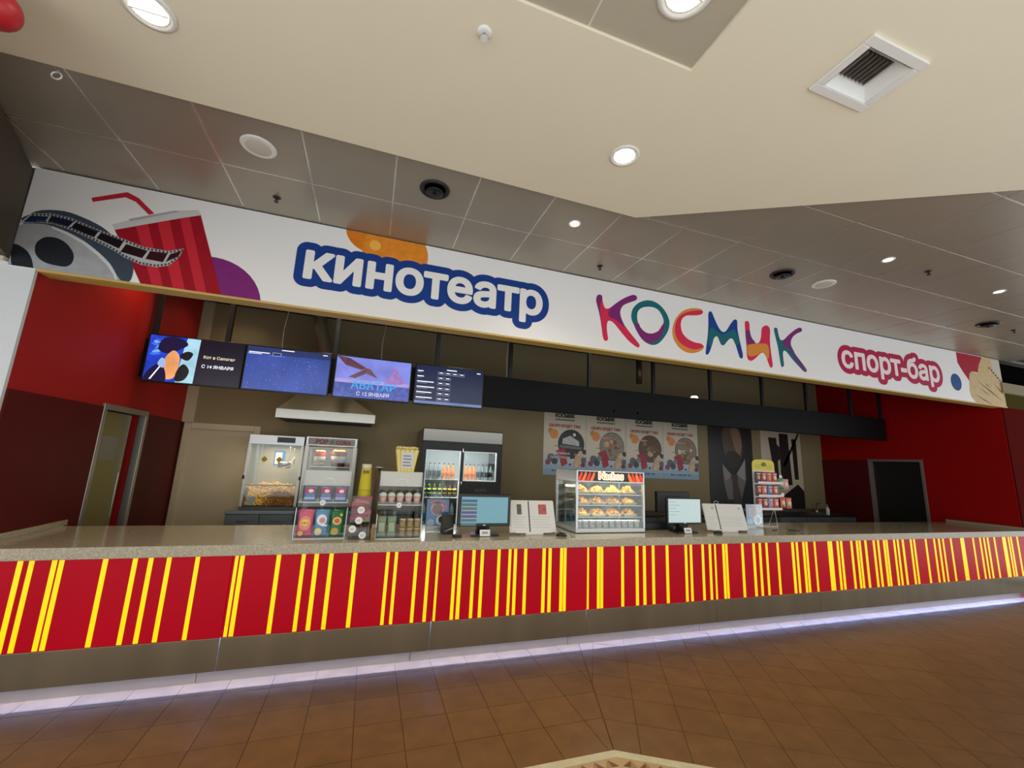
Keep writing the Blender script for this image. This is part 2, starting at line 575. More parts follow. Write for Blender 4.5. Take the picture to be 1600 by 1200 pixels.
# plasterboard soffit with a recessed panel field
RX0, RX1, RY0, RY1 = -0.422, 1.378, -0.357, 1.443
HOL = [(RX0, RY0), (RX1, RY0), (RX1, RY1), (RX0, RY1)]
HOL2 = [(2.06, 1.036), (2.37, 1.036), (2.37, 1.254), (2.06, 1.254)]
tri = tessellate_polygon([[Vector((*p, 0)) for p in q] for q in (SOFF, HOL, HOL2)])
allp = SOFF + HOL + HOL2
b = MB(); n = len(allp)
b.add([(p[0], p[1], 3.708) for p in allp] + [(p[0], p[1], 3.729) for p in allp],
      [tuple(t) for t in tri] + [tuple(i + n for i in t) for t in tri] + [(i, (i + 1) % 5, n + (i + 1) % 5, n + i) for i in range(5)] +
      [(o_ + i, o_ + (i + 1) % 4, n + o_ + (i + 1) % 4, n + o_ + i) for o_ in (5, 9) for i in range(4)])
soffit = b.build('soffit_board', M_SOFFIT, ceiling)
M_RT = mat('recess_panel', '#b3ac98', 0.6, var=0.02)
for i in range(3):
    for j in range(3):
        MB().box(RX1 - 0.6 * (i + 1) + .005, RX1 - 0.6 * i - .005, RY1 - 0.6 * (j + 1) + .005, RY1 - 0.6 * j - .005, 3.722, 3.734).build('recess_panel', M_RT, ceiling, bevel=0.002)
M_RB = mat('recess_bar', '#d8d2c2', 0.4)
b = MB()
for i in range(4):
    b.box(RX1 - 0.6 * i - .012, RX1 - 0.6 * i + .012, RY0, RY1, 3.724, 3.745)
    b.box(RX0, RX1, RY1 - 0.6 * i - .012, RY1 - 0.6 * i + .012, 3.7245, 3.744)
b.build('recess_bars', M_RB, ceiling)

# ------------------------------------------------------------------ walls
YB, XL_W, XR_W = 6.82, -2.45, 9.75
wall_back = struct(MB().box(XL_W - 0.2, XR_W + 0.2, YB, YB + 0.15, 0, ZC + 0.04).build('wall_back', M_OLIVE))
# left wall with a doorway
b = MB()
b.box(XL_W - 0.12, XL_W, 3.86, 5.02, 0, ZC + .04)
b.box(XL_W - 0.12, XL_W, 5.80, YB, 0, ZC + .04)
b.box(XL_W - 0.12, XL_W, 5.02, 5.80, 2.03, ZC + .04)
wall_left = struct(b.build('wall_left', M_RED))
MB().box(XL_W, XL_W + 0.012, 3.86, 5.0, 0, 2.045).build('lower_wall_panel', M_DRED, wall_left)  # darker red panel over the lower part of the wall
MB().box(XL_W, XL_W + 0.012, 5.83, YB, 0, 2.045).build('lower_wall_panel', M_DRED, wall_left)
# corridor behind the left doorway
b = MB()
b.box(-3.9, -3.8, 4.6, 6.6, 0, 2.6); b.box(-3.9, XL_W - 0.12, 6.55, 6.65, 0, 2.6); b.box(-3.9, XL_W - 0.12, 4.5, 4.6, 0, 2.6)
b.box(-3.9, XL_W - 0.12, 4.6, 6.55, 2.6, 2.7)
struct(b.build('wall_corridor', M_DRED))
# right wall with an opening
b = MB()
b.box(XR_W, XR_W + 0.12, 3.86, 5.02, 0, ZC + .04)
b.box(XR_W, XR_W + 0.12, 5.86, YB, 0, ZC + .04)
b.box(XR_W, XR_W + 0.12, 5.02, 5.86, 2.03, ZC + .04)
M_RED2 = mat('right_red_wall_paint', '#9c100d', 0.7, spec=0.05, var=0.04, scale=3)
wall_right = struct(b.build('wall_right', M_RED2))
MB().box(XR_W - 0.012, XR_W, 5.89, YB, 0, 2.045).build('lower_wall_panel', M_DRED, wall_right)
b = MB()
b.box(10.9, 11.0, 4.5, 6.4, 0, 2.6); b.box(XR_W + .12, 11.0, 6.4, 6.5, 0, 2.6); b.box(XR_W + .12, 11.0, 4.4, 4.5, 0, 2.6); b.box(XR_W + .12, 11.0, 4.5, 6.4, 2.6, 2.7)
struct(b.build('wall_black_box', M_BLACK))  # unseen box coloured black so that the opening stays dark
# front returns beside the bar opening
wall_front = struct(MB().box(-4.4, XL_W, 3.83, 3.858, 0, 2.955).build('wall_front', M_WHITE))
b = MB().box(-4.4, -2.62, 3.80, 3.98, 2.955, 2.985).build('ledge', mat('ledge_paint', '#cfc6b0', 0.6), wall_front)
bulk = MB().xy([(-2.625, 3.86), (-2.30, 2.95), (-1.9, 1.8), (-4.4, 1.8), (-4.4, 3.86)], 2.99, 3.704)
struct(bulk.build('wall_brown_block', M_BROWN))  # dark brown block filling the dark area left of the sign
wf = MB().box(XR_W + .02, 12, 3.84, 4.0, 0, 2.92)
wall_fr = struct(wf.build('wall_front_right', mat('maroon_wall_paint', '#561a18', 1.0, spec=0.0, var=0.04)))
MB().box(XR_W + .02, 12, 3.85, 4.0, 2.92, 3.16).build('olive_fascia', mat('olive_fascia_paint', '#4a4222', 0.9, spec=0.0), wall_fr)
MB().box(XR_W + .02, 12, 3.80, 4.0, 3.16, 3.33).build('beige_fascia', mat('beige_fascia_paint', '#938a72', 0.9, spec=0.0), wall_fr)
MB().box(XR_W + .02, 12, 3.95, 4.05, 3.33, ZC).build('dark_filler', mat('dark_filler_black', '#0c0b0a', 1.0, spec=0.0), wall_fr)  # near-black board stands for the dark mall beyond; darkness is in the colour
# beige pilaster in the back left corner
tr = MB().box(XL_W + 0.001, -2.315, YB - 0.06, YB, 2.03, ZC + .03).build('trim_1', mat('pilaster_paint', '#b7a88c', 0.6), None, bevel=0.004)
struct(tr)

# door in the back wall
d3 = struct(MB().box(-2.35, -1.57, YB - 0.012, YB + 0.02, 0, 1.96).build('door_1', M_BEIGE, bevel=0.003))
b = MB()
b.box(-2.42, -2.34, YB - 0.035, YB + .01, 0, 2.03); b.box(-1.58, -1.50, YB - 0.035, YB + .01, 0, 2.03); b.box(-2.34, -1.58, YB - 0.035, YB + .01, 1.95, 2.03)
b.build('door_frame', M_BEIGE, d3, bevel=0.006)
MB().box(-2.30, -1.62, YB - 0.016, YB - 0.011, 1.86, 1.868).build('door_moulding', M_BEIGE, d3)
# door in the left wall: olive leaf ajar
d1 = MB().box(0, 0.03, 0, 0.60, 0.01, 2.01).build('door_2', mat('olive_door_leaf', '#7a7036', 0.3, var=0.05), bevel=0.003)
d1.location = (XL_W - 0.045, 5.045, 0); d1.rotation_euler = (0, 0, math.radians(3.5))
struct(d1)
pm = MB().box(0.03, 0.0315, 0.08, 0.42, 1.53, 1.77).build('paper_notice', mat('notice_paper', '#8a8779', 0.7, var=0.06, scale=30), d1)
MB().box(0.029, 0.036, 0.55, 0.57, 0.95, 1.4).build('pull_handle', M_STEEL, d1, bevel=0.003)
b = MB()
b.box(XL_W - 0.12, XL_W + 0.018, 4.985, 5.04, 0, 2.075); b.box(XL_W - 0.05, XL_W + 0.018, 5.785, 5.84, 0, 2.075); b.box(XL_W - 0.12, XL_W + 0.018, 5.04, 5.785, 2.02, 2.075)
t2 = struct(b.build('trim_2', M_ALU, bevel=0.003))
b = MB()
b.box(XR_W - 0.018, XR_W + .12, 4.985, 5.03, 0, 2.06); b.box(XR_W - 0.018, XR_W + .12, 5.85, 5.895, 0, 2.06); b.box(XR_W - 0.018, XR_W + .12, 5.03, 5.85, 2.015, 2.06)
struct(b.build('trim_3', mat('right_door_trim', '#8d7f78', 0.4, metal=0.4), bevel=0.003))
d4 = struct(MB().box(XR_W + 0.07, XR_W + 0.11, 5.03, 5.85, 0.01, 2.015).build('door_3', M_BLK2))  # black leaf stands for the dark opening, darkness put into its colour
MB().box(XR_W + 0.06, XR_W + 0.07, 5.12, 5.14, 0.95, 1.15).build('door_handle', M_BLK2, d4)

# ------------------------------------------------------------------ bar counter
YF = 3.823
STR = [(-2.124, 0.028), (-2.065, 0.027), (-1.946, 0.027), (-1.908, 0.027), (-1.669, 0.029), (-1.499, 0.028), (-1.407, 0.028), (-1.298, 0.028), (-1.122, 0.027), (-0.87, 0.022), (-0.833, 0.029), (-0.586, 0.03), (-0.41, 0.028), (-0.316, 0.032), (-0.206, 0.031), (-0.025, 0.031), (0.234, 0.026), (0.303, 0.025), (0.471, 0.027), (0.575, 0.027), (0.656, 0.02), (0.806, 0.028), (0.857, 0.031), (0.975, 0.028), (1.054, 0.029), (1.211, 0.027), (1.316, 0.026), (1.37, 0.029), (1.47, 0.029), (1.656, 0.032), (1.718, 0.031), (1.838, 0.03), (1.875, 0.029), (2.121, 0.023), (2.239, 0.03), (2.276, 0.029), (2.512, 0.031), (2.683, 0.033), (2.771, 0.033), (2.879, 0.031), (3.053, 0.033), (3.294, 0.031), (3.36, 0.03), (3.517, 0.03), (3.615, 0.03), (3.681, 0.028), (3.801, 0.031), (3.843, 0.028), (4.071, 0.033), (4.238, 0.034), (4.33, 0.032), (4.43, 0.03), (4.601, 0.03), (4.837, 0.038), (4.905, 0.032), (5.014, 0.033), (5.064, 0.031), (5.202, 0.034), (5.438, 0.037), (5.478, 0.035), (5.592, 0.034), (5.656, 0.036), (5.839, 0.035), (5.938, 0.033), (5.991, 0.034), (6.098, 0.037), (6.254, 0.036), (6.336, 0.036), (6.451, 0.036), (6.502, 0.033), (6.65, 0.034), (6.722, 0.034), (6.823, 0.038), (6.987, 0.035), (7.057, 0.034), (7.301, 0.036), (7.483, 0.033), (7.587, 0.036), (7.678, 0.03), (7.853, 0.035), (8.092, 0.043), (8.134, 0.042), (8.371, 0.033), (8.539, 0.035), (8.636, 0.033), (8.726, 0.038), (8.892, 0.036), (9.114, 0.046), (9.158, 0.042), (9.255, 0.033), (9.32, 0.038), (9.485, 0.039)]
SEAMS = [-2.435, -0.898, 0.635, 2.11, 3.67, 5.215, 6.69, 8.16, 9.73]
M_PRED = mat('backlit_red_acrylic', '#5c0310', 0.35, spec=0.15, emit='#c8001c', es=0.5, var=0.09, scale=1.6)
M_PYEL = mat('backlit_yellow_acrylic', '#c8a400', 0.35, emit='#ffc400', es=0.92)
counter = thing('bar_counter', 'long bar counter with backlit red panels and vertical yellow stripes', 'counter', (0, YF, 0))
MB().box(-2.43, 9.73, 0.118, 0.86, 0.0, 0.905).build('carcass', mat('carcass_board', '#3a2f28', 0.7), counter)
for a, c in zip(SEAMS[:-1], SEAMS[1:]):
    p = MB().box(a + 0.003, c - 0.003, 0.0, 0.028, 0.335, 0.903).build('front_panel', M_PRED, counter)
    for x, w in STR:
        if a <= x < c:
            MB().box(max(a + .004, x - w / 2), min(c - .004, x + w / 2), -0.004, 0.001, 0.338, 0.902).build('stripe', M_PYEL, p)
    MB().box(a + 0.002, c - 0.002, -0.002, 0.012, 0.112, 0.332).build('kick_panel', M_STEELP, counter, bevel=0.0015)
    MB().box(a - 0.14 + 0.002 if a > -2 else a, c - 0.14 - 0.002, 0.105, 0.115, 0.0, 0.32).build('plinth_board', M_STEEL, counter)
MB().box(9.59, 9.73, 0.105, 0.115, 0.0, 0.32).build('plinth_board', M_STEEL, counter)
MB().box(-2.43, 9.73, 0.03, 0.104, 0.321, 0.333).build('plinth_soffit', M_ALU, counter)
M_LED = mat('cold_led_strip', '#ffffff', 0.5, emit='#7f9fff', es=330.0)
MB().box(-2.43, 9.72, 0.074, 0.098, 0.312, 0.3205).build('led_strip', M_LED, counter)

top = thing('counter_top', 'speckled beige stone worktop running the whole length of the bar', 'countertop', (0, YF, 0.905))
MB().box(-2.445, 9.74, -0.03, 0.93, 0.0005, 0.08).build('slab', M_STONE, top, bevel=0.004)
MB().box(-2.445, -2.42, 0.0, 0.98, 0.08, 0.125).build('upstand', M_STONE, top, bevel=0.003)
MB().box(9.70, 9.74, -0.02, 0.93, 0.08, 0.125).build('upstand', M_STONE, top, bevel=0.003)
ZT = 0.985

# ------------------------------------------------------------------ sign fascia
G = {
 'reel_back': [(-2.582,3.262),(-2.564,3.332),(-2.501,3.387),(-2.375,3.412),(-2.255,3.388),(-2.128,3.337),(-2.035,3.264),(-1.952,3.187),(-1.894,3.091),(-1.878,2.988),(-1.896,2.925),(-1.965,2.918),(-2.308,3.059)],
 'reel_front': [(-2.597,2.874),(-2.599,2.972),(-2.602,3.097),(-2.599,3.239),(-2.489,3.278),(-2.415,3.276),(-2.315,3.247),(-2.21,3.198),(-2.11,3.127),(-2.028,3.051),(-1.974,2.969),(-1.956,2.913),(-2.239,2.892)],
 'reel_rim': [(-2.415,3.276),(-2.315,3.247),(-2.21,3.198),(-2.11,3.127),(-2.028,3.051),(-1.974,2.969),(-1.956,2.913),(-1.971,2.911),(-1.99,2.963),(-2.043,3.035),(-2.122,3.108),(-2.22,3.177),(-2.321,3.226),(-2.416,3.259)],
 'reel_hole1': [(-2.477,3.074),(-2.475,3.136),(-2.434,3.183),(-2.37,3.188),(-2.308,3.156),(-2.257,3.089),(-2.249,3.019),(-2.279,2.978),(-2.339,2.975),(-2.405,2.987),(-2.453,3.022)],
 'reel_hole2': [(-2.604,3.084),(-2.559,3.082),(-2.507,3.042),(-2.471,2.974),(-2.463,2.912),(-2.549,2.895),(-2.588,2.962)],
 'film': [(-2.599,3.258),(-2.549,3.349),(-2.443,3.375),(-2.318,3.366),(-2.164,3.315),(-2.008,3.277),(-1.846,3.231),(-1.688,3.23),(-1.587,3.273),(-1.607,3.192),(-1.658,3.112),(-1.738,3.08),(-1.842,3.082),(-1.95,3.12),(-2.039,3.169),(-2.166,3.221),(-2.301,3.27),(-2.418,3.295),(-2.509,3.286)],
 'frame0': [(-2.579,3.27),(-2.55,3.329),(-2.447,3.347),(-2.465,3.297)],
 'frame1': [(-2.448,3.301),(-2.435,3.357),(-2.3,3.343),(-2.324,3.291)],
 'frame2': [(-2.309,3.288),(-2.289,3.335),(-2.141,3.3),(-2.16,3.242)],
 'frame3': [(-2.145,3.239),(-2.125,3.291),(-1.978,3.25),(-1.996,3.184)],
 'frame4': [(-1.982,3.161),(-1.959,3.231),(-1.816,3.203),(-1.841,3.136)],
 'frame5': [(-1.819,3.134),(-1.8,3.206),(-1.685,3.21),(-1.704,3.13)],
 'frame6': [(-1.688,3.134),(-1.668,3.207),(-1.595,3.253),(-1.613,3.198)],
 'sprocket': [(-2.538,3.339),(-2.517,3.345),(-2.496,3.35),(-2.476,3.355),(-2.455,3.36),(-2.433,3.363),(-2.411,3.361),(-2.389,3.36),(-2.367,3.358),(-2.345,3.356),(-2.322,3.355),(-2.3,3.349),(-2.278,3.342),(-2.256,3.334),(-2.233,3.327),(-2.211,3.32),(-2.188,3.312),(-2.166,3.305),(-2.143,3.299),(-2.12,3.293),(-2.097,3.288),(-2.074,3.282),(-2.05,3.276),(-2.027,3.27),(-2.004,3.265),(-1.98,3.258),(-1.957,3.251),(-1.933,3.244),(-1.909,3.238),(-1.886,3.231),(-1.862,3.224),(-1.838,3.219),(-1.813,3.219),(-1.789,3.219),(-1.764,3.219),(-1.74,3.218),(-1.715,3.218),(-1.69,3.218),(-1.666,3.227),(-1.643,3.237),(-1.619,3.247),(-1.595,3.257),(-1.615,3.194),(-1.631,3.17),(-1.646,3.146),(-1.662,3.124),(-1.684,3.114),(-1.707,3.105),(-1.73,3.096),(-1.753,3.092),(-1.777,3.092),(-1.801,3.093),(-1.824,3.093),(-1.848,3.095),(-1.871,3.103),(-1.894,3.111),(-1.916,3.119),(-1.939,3.128),(-1.962,3.137),(-1.983,3.149),(-2.005,3.161),(-2.027,3.173),(-2.049,3.184),(-2.071,3.193),(-2.093,3.202),(-2.115,3.211),(-2.137,3.22),(-2.159,3.228),(-2.181,3.237),(-2.203,3.245),(-2.224,3.253),(-2.246,3.261),(-2.268,3.269),(-2.289,3.276),(-2.311,3.283),(-2.333,3.288),(-2.354,3.292),(-2.376,3.297),(-2.397,3.301),(-2.419,3.306),(-2.44,3.304),(-2.461,3.302),(-2.482,3.3),(-2.502,3.298)],
 'cup': [(-2.054,3.338),(-1.52,3.59),(-1.259,2.883),(-1.8,2.896),(-1.873,3.029)],
 'cupstripe0': [(-1.926,3.396),(-1.854,3.43),(-1.653,2.882),(-1.726,2.883)],
 'cupstripe1': [(-1.795,3.458),(-1.72,3.493),(-1.509,2.881),(-1.589,2.883)],
 'cupstripe2': [(-1.655,3.527),(-1.593,3.555),(-1.361,2.879),(-1.433,2.88)],
 'lid': [(-2.074,3.37),(-1.974,3.436),(-1.681,3.589),(-1.543,3.631),(-1.518,3.595),(-2.048,3.333)],
 'lidtop': [(-1.979,3.442),(-1.692,3.589),(-1.664,3.585),(-1.967,3.425)],
 'straw1': [(-2.236,3.561),(-2.048,3.656),(-2.032,3.62),(-2.222,3.53)],
 'straw2': [(-2.048,3.656),(-2.024,3.665),(-1.946,3.633),(-1.961,3.598),(-2.032,3.62)],
 'straw3': [(-1.961,3.598),(-1.946,3.633),(-1.828,3.528),(-1.862,3.51)],
 'K1': [(2.198,3.503),(2.212,3.539),(2.239,3.552),(2.266,3.544),(2.275,3.491),(2.294,3.427),(2.321,3.401),(2.376,3.423),(2.45,3.487),(2.544,3.558),(2.639,3.611),(2.687,3.626),(2.72,3.614),(2.722,3.581),(2.686,3.553),(2.6,3.512),(2.534,3.467),(2.502,3.402),(2.509,3.335),(2.551,3.249),(2.634,3.16),(2.718,3.079),(2.75,3.041),(2.736,3.011),(2.698,3.018),(2.615,3.065),(2.541,3.13),(2.467,3.203),(2.412,3.253),(2.367,3.268),(2.339,3.25),(2.33,3.182),(2.339,3.101),(2.345,3.053),(2.322,3.03),(2.295,3.038),(2.277,3.092),(2.258,3.221),(2.231,3.35),(2.198,3.461)],
 'K1b': [(2.348,3.343),(2.376,3.415),(2.45,3.487),(2.544,3.558),(2.639,3.611),(2.687,3.626),(2.72,3.614),(2.722,3.581),(2.686,3.553),(2.6,3.512),(2.534,3.467),(2.502,3.402),(2.509,3.335),(2.551,3.249),(2.582,3.211),(2.495,3.257),(2.431,3.294),(2.376,3.306)],
 'K1c': [(2.198,3.503),(2.212,3.539),(2.239,3.552),(2.266,3.544),(2.272,3.499),(2.248,3.453),(2.245,3.368),(2.258,3.271),(2.234,3.342),(2.198,3.461)],
 'O1': [(2.646,3.382),(2.666,3.454),(2.725,3.524),(2.803,3.572),(2.882,3.595),(2.961,3.591),(3.04,3.56),(3.109,3.5),(3.152,3.427),(3.166,3.358),(3.143,3.267),(3.09,3.182),(3.018,3.103),(2.949,3.068),(2.881,3.067),(2.804,3.099),(2.738,3.166),(2.683,3.26),(2.651,3.323)],
 'O1i': [(2.723,3.386),(2.743,3.449),(2.802,3.494),(2.89,3.517),(2.969,3.516),(3.028,3.487),(3.067,3.431),(3.085,3.373),(3.064,3.308),(3.012,3.248),(2.942,3.207),(2.883,3.195),(2.825,3.204),(2.768,3.247),(2.731,3.31)],
 'O1b': [(2.683,3.268),(2.738,3.166),(2.804,3.099),(2.871,3.083),(2.95,3.106),(3.02,3.155),(3.072,3.24),(3.1,3.331),(3.074,3.336),(3.012,3.248),(2.942,3.207),(2.883,3.195),(2.825,3.204),(2.768,3.247),(2.737,3.297)],
 'C1': [(3.658,3.589),(3.627,3.611),(3.508,3.601),(3.379,3.552),(3.282,3.465),(3.227,3.368),(3.203,3.267),(3.22,3.174),(3.279,3.094),(3.369,3.045),(3.472,3.037),(3.579,3.069),(3.645,3.116),(3.647,3.152),(3.605,3.173),(3.52,3.176),(3.427,3.202),(3.357,3.254),(3.328,3.321),(3.331,3.401),(3.365,3.46),(3.429,3.497),(3.526,3.512),(3.623,3.537),(3.657,3.564)],
 'C1b': [(3.658,3.589),(3.604,3.589),(3.463,3.552),(3.345,3.493),(3.27,3.41),(3.239,3.299),(3.262,3.197),(3.321,3.135),(3.423,3.096),(3.527,3.088),(3.646,3.134),(3.636,3.159),(3.605,3.173),(3.52,3.176),(3.427,3.202),(3.357,3.254),(3.328,3.321),(3.331,3.401),(3.365,3.46),(3.429,3.497),(3.526,3.512),(3.623,3.537),(3.657,3.564)],
 'M1': [(3.745,3.566),(3.769,3.603),(3.801,3.593),(3.841,3.507),(3.901,3.405),(3.955,3.367),(4.012,3.393),(4.075,3.477),(4.137,3.547),(4.168,3.561),(4.194,3.542),(4.191,3.438),(4.212,3.31),(4.241,3.184),(4.254,3.112),(4.24,3.068),(4.205,3.07),(4.182,3.122),(4.148,3.228),(4.108,3.296),(4.062,3.295),(4.015,3.256),(3.966,3.203),(3.926,3.198),(3.898,3.24),(3.872,3.291),(3.839,3.292),(3.804,3.254),(3.778,3.178),(3.74,3.093),(3.706,3.049),(3.678,3.058),(3.688,3.131),(3.718,3.278),(3.737,3.426)],
 'M1b': [(3.752,3.374),(3.801,3.399),(3.865,3.363),(3.93,3.336),(3.998,3.351),(4.081,3.403),(4.139,3.421),(4.181,3.362),(4.209,3.273),(4.183,3.232),(4.148,3.228),(4.108,3.296),(4.062,3.295),(4.015,3.256),(3.966,3.203),(3.926,3.198),(3.898,3.24),(3.872,3.291),(3.839,3.292),(3.804,3.254),(3.778,3.178),(3.733,3.154),(3.723,3.243)],
 'I1': [(4.317,3.532),(4.336,3.564),(4.372,3.569),(4.393,3.534),(4.393,3.449),(4.414,3.357),(4.468,3.298),(4.528,3.307),(4.571,3.379),(4.586,3.467),(4.608,3.522),(4.659,3.555),(4.708,3.553),(4.736,3.508),(4.721,3.381),(4.721,3.247),(4.733,3.115),(4.738,3.04),(4.717,3.004),(4.689,3.012),(4.663,3.069),(4.634,3.141),(4.594,3.183),(4.54,3.167),(4.476,3.112),(4.413,3.067),(4.365,3.052),(4.328,3.075),(4.319,3.139),(4.323,3.251),(4.317,3.381)],
 'I1b': [(4.326,3.439),(4.379,3.447),(4.414,3.357),(4.468,3.298),(4.407,3.271),(4.347,3.254),(4.325,3.27),(4.317,3.381)],
 'I1c': [(4.33,3.196),(4.347,3.254),(4.455,3.283),(4.576,3.303),(4.661,3.305),(4.691,3.243),(4.682,3.147),(4.654,3.106),(4.623,3.158),(4.566,3.189),(4.478,3.14),(4.394,3.111),(4.336,3.123)],
 'K2': [(4.805,3.528),(4.832,3.551),(4.864,3.542),(4.875,3.48),(4.893,3.414),(4.929,3.394),(4.995,3.428),(5.093,3.511),(5.205,3.587),(5.274,3.617),(5.307,3.601),(5.294,3.565),(5.212,3.528),(5.127,3.466),(5.087,3.401),(5.087,3.333),(5.141,3.242),(5.245,3.138),(5.325,3.051),(5.316,3.015),(5.275,3.022),(5.187,3.083),(5.081,3.167),(5.001,3.244),(4.952,3.257),(4.93,3.216),(4.93,3.12),(4.932,3.063),(4.909,3.036),(4.881,3.048),(4.867,3.15),(4.849,3.302),(4.82,3.433)],
 'K2b': [(4.937,3.352),(4.995,3.428),(5.093,3.511),(5.205,3.587),(5.274,3.617),(5.307,3.601),(5.294,3.565),(5.212,3.528),(5.127,3.466),(5.087,3.401),(5.087,3.333),(5.13,3.26),(5.032,3.297),(4.971,3.318)],
 'K2c': [(5.087,3.333),(5.141,3.242),(5.245,3.138),(5.325,3.051),(5.316,3.015),(5.275,3.022),(5.223,3.058),(5.11,3.2),(5.057,3.29)],
 'redsector': [(8.679,3.714),(9.361,3.714),(9.202,3.431),(9.033,3.44),(8.92,3.268),(8.779,3.412),(8.679,3.539)],
 'bag': [(9.359,3.707),(9.913,3.708),(9.896,3.325),(9.88,3.029),(9.874,2.915),(9.475,2.876),(9.092,2.903),(8.9,3.025),(8.907,3.218),(8.952,3.389),(9.056,3.443),(9.174,3.414)],
 'bagtop': [(9.595,3.703),(9.913,3.708),(9.893,3.332),(9.754,3.419),(9.614,3.52)],
 'crease0': [(9.131,3.297),(9.437,3.144),(9.776,3.006),(9.463,3.162)],
 'crease1': [(9.021,3.057),(9.243,2.98),(9.488,2.918),(9.261,2.996)],
 'crease2': [(9.19,3.177),(9.293,3.119),(9.415,3.072),(9.311,3.131)],
 'crease3': [(9.575,3.3),(9.712,3.188),(9.873,3.086),(9.734,3.199)],
 'crease4': [(9.333,3.275),(9.386,3.24),(9.456,3.217),(9.403,3.252)],
 'bagdots': [(9.527,3.546),(9.577,3.516),(9.626,3.478),(9.675,3.44),(9.724,3.402),(9.774,3.363),(9.827,3.337)],
}

ZS0, ZS1 = 2.93, 3.722
sign = thing('sign_board', 'long white printed sign above the bar with colourful lettering', 'sign', (0, YF, ZS0))
M_SIGN = mat('sign_vinyl', '#eceae8', 0.45, var=0.015, scale=1.2)
MB().box(-2.60, 9.84, 0.0, 0.035, 0.0, ZS1 - ZS0).build('board', M_SIGN, sign)
MB().box(-2.44, 9.86, -0.004, 0.14, -0.018, 0.0).build('bottom_trim', mat('yellow_trim_paint', '#c8a85c', 0.5), sign)
MB().box(-2.60, 9.84, 0.036, 0.10, 0.0, ZS1 - ZS0).build('backing_frame', mat('dark_timber', '#2b241c', 0.8), sign)
def pr(name, pts, m, lay, sm=0):
    if sm: pts = smooth_poly(pts, sm)
    pts = clip_rect(pts, -2.599, 9.839, ZS0 + 0.001, ZS1 - 0.001)
    if len(pts) < 3: return
    y = -0.0006 * lay
    return MB().xz([(p[0], p[1] - ZS0) for p in pts], y - 0.0004, 0.001).build(name, m, sign)
def pc(n, c, r=0.5, var=0.0): return mat('print_' + n, c, r, spec=0.15, var=var, scale=14)
pr('purple_disc', circle(-1.37, 2.86, 0.385), pc('purple', '#7d2a72', var=.05), 1)
pr('cup_print', G['cup'], pc('cup_red', '#9c1524', var=.06), 2)
for i in range(3): pr('cup_stripe_print', G['cupstripe%d' % i], pc('cup_stripe', '#c52a38'), 3)
pr('straw_print', G['straw1'], pc('straw', '#bf2a37'), 2)
pr('straw_print', G['straw2'], pc('straw', '#bf2a37'), 3)
pr('straw_print', G['straw3'], pc('straw', '#bf2a37'), 2)
pr('lid_print', G['lid'], pc('lid', '#c9c8c6'), 4)
pr('lid_print', G['lidtop'], pc('lidtop', '#a9a6a4'), 5)
pr('reel_rim_print', G['reel_back'], pc('reel_dark', '#3d4753', var=.1), 4, 3)
pr('reel_print', G['reel_front'], pc('reel_silver', '#a3a4a6', var=.1), 5, 3)
pr('reel_edge_print', G['reel_rim'], pc('reel_light', '#cfd1d3'), 6)
pr('reel_hole_print', G['reel_hole1'], pc('reel_hole', '#24262b'), 6, 4)
pr('reel_hole_print', G['reel_hole2'], pc('reel_hole', '#24262b'), 6, 4)
pr('film_strip_print', G['film'], pc('film', '#b9b7b6'), 7)
for i in range(7):
    pr('film_frame_print', G['frame%d' % i], pc('frame%d' % i, ('#15284a', '#141d36', '#15151d', '#1a1318', '#281317', '#35131a', '#35131a')[i]), 8)
b = MB()
for x, z in G['sprocket']:
    b.xz([(x - .007, z - .008 - ZS0), (x + .007, z - .010 - ZS0), (x + .007, z + .008 - ZS0), (x - .007, z + .010 - ZS0)], -0.0054, 0.0)
o = b.build('sprocket_hole_print', pc('sprocket', '#4b4a4c'), sign); o['kind'] = 'stuff'
pr('orange_ball_print', circle(-0.19, 3.76, 0.22), pc('orange', '#d97a22', var=.15), 1)
pr('orange_ball_print', circle(0.05, 3.58, 0.30), pc('orange2', '#e08a2c', var=.15), 2)
pr('ball_highlight_print', circle(-0.14, 3.62, 0.05), pc('orange_hi', '#f2b453'), 3)
MB_ = text_mb('кинотеатр', -0.690, 3.203 - ZS0, 2.235, -0.0028, 0.0006, bold=0.0, fit_h=0.243, pad=0.088)
MB_.build('lettering_outline', pc('navy', '#1b3d86'), sign)
text_mb('кинотеатр', -0.690, 3.203 - ZS0, 2.235, -0.0042, 0.0012, bold=0.0, fit_h=0.243, pad=0.016, grid=0.0035, holes=True).build('lettering', pc('letter_white', '#eceae6'), sign)
CP = dict(red='#d42e50', pur='#7c2b6e', teal='#1f6770', org='#d98b3c', blu='#1d3f8c', dpu='#5e3f74')
for nm, c in (('K1', 'red'), ('C1', 'org'), ('M1', 'blu'), ('I1', 'red'), ('K2', 'teal')):
    pr('letter', G[nm], pc('l_' + c, CP[c]), 2, 3)
oo, ii = smooth_poly(G['O1'], 3), smooth_poly(G['O1i'], 3)
MB().hole([(x, z - ZS0) for x, z in oo], [(x, z - ZS0) for x, z in ii], -0.0016, 0.001).build('letter', pc('l_teal', CP['teal']), sign)
for q, (nm, c) in enumerate((('K1b', 'pur'), ('K1c', 'pur'), ('O1b', 'pur'), ('C1b', 'red'), ('M1b', 'teal'), ('I1b', 'pur'), ('I1c', 'org'), ('K2b', 'pur'), ('K2c', 'dpu'))):
    pr('letter_accent', G[nm], pc('l_' + c, CP[c]), 3 + .25 * q, 3)
SPX, SPW = 6.03, 2.12
text_mb('спорт-бар', SPX, 3.172 - ZS0, SPW, -0.0022, 0.0006, bold=0.0, fit_h=0.305, pad=0.088).build('lettering_outline', pc('crimson', '#b01d47'), sign)
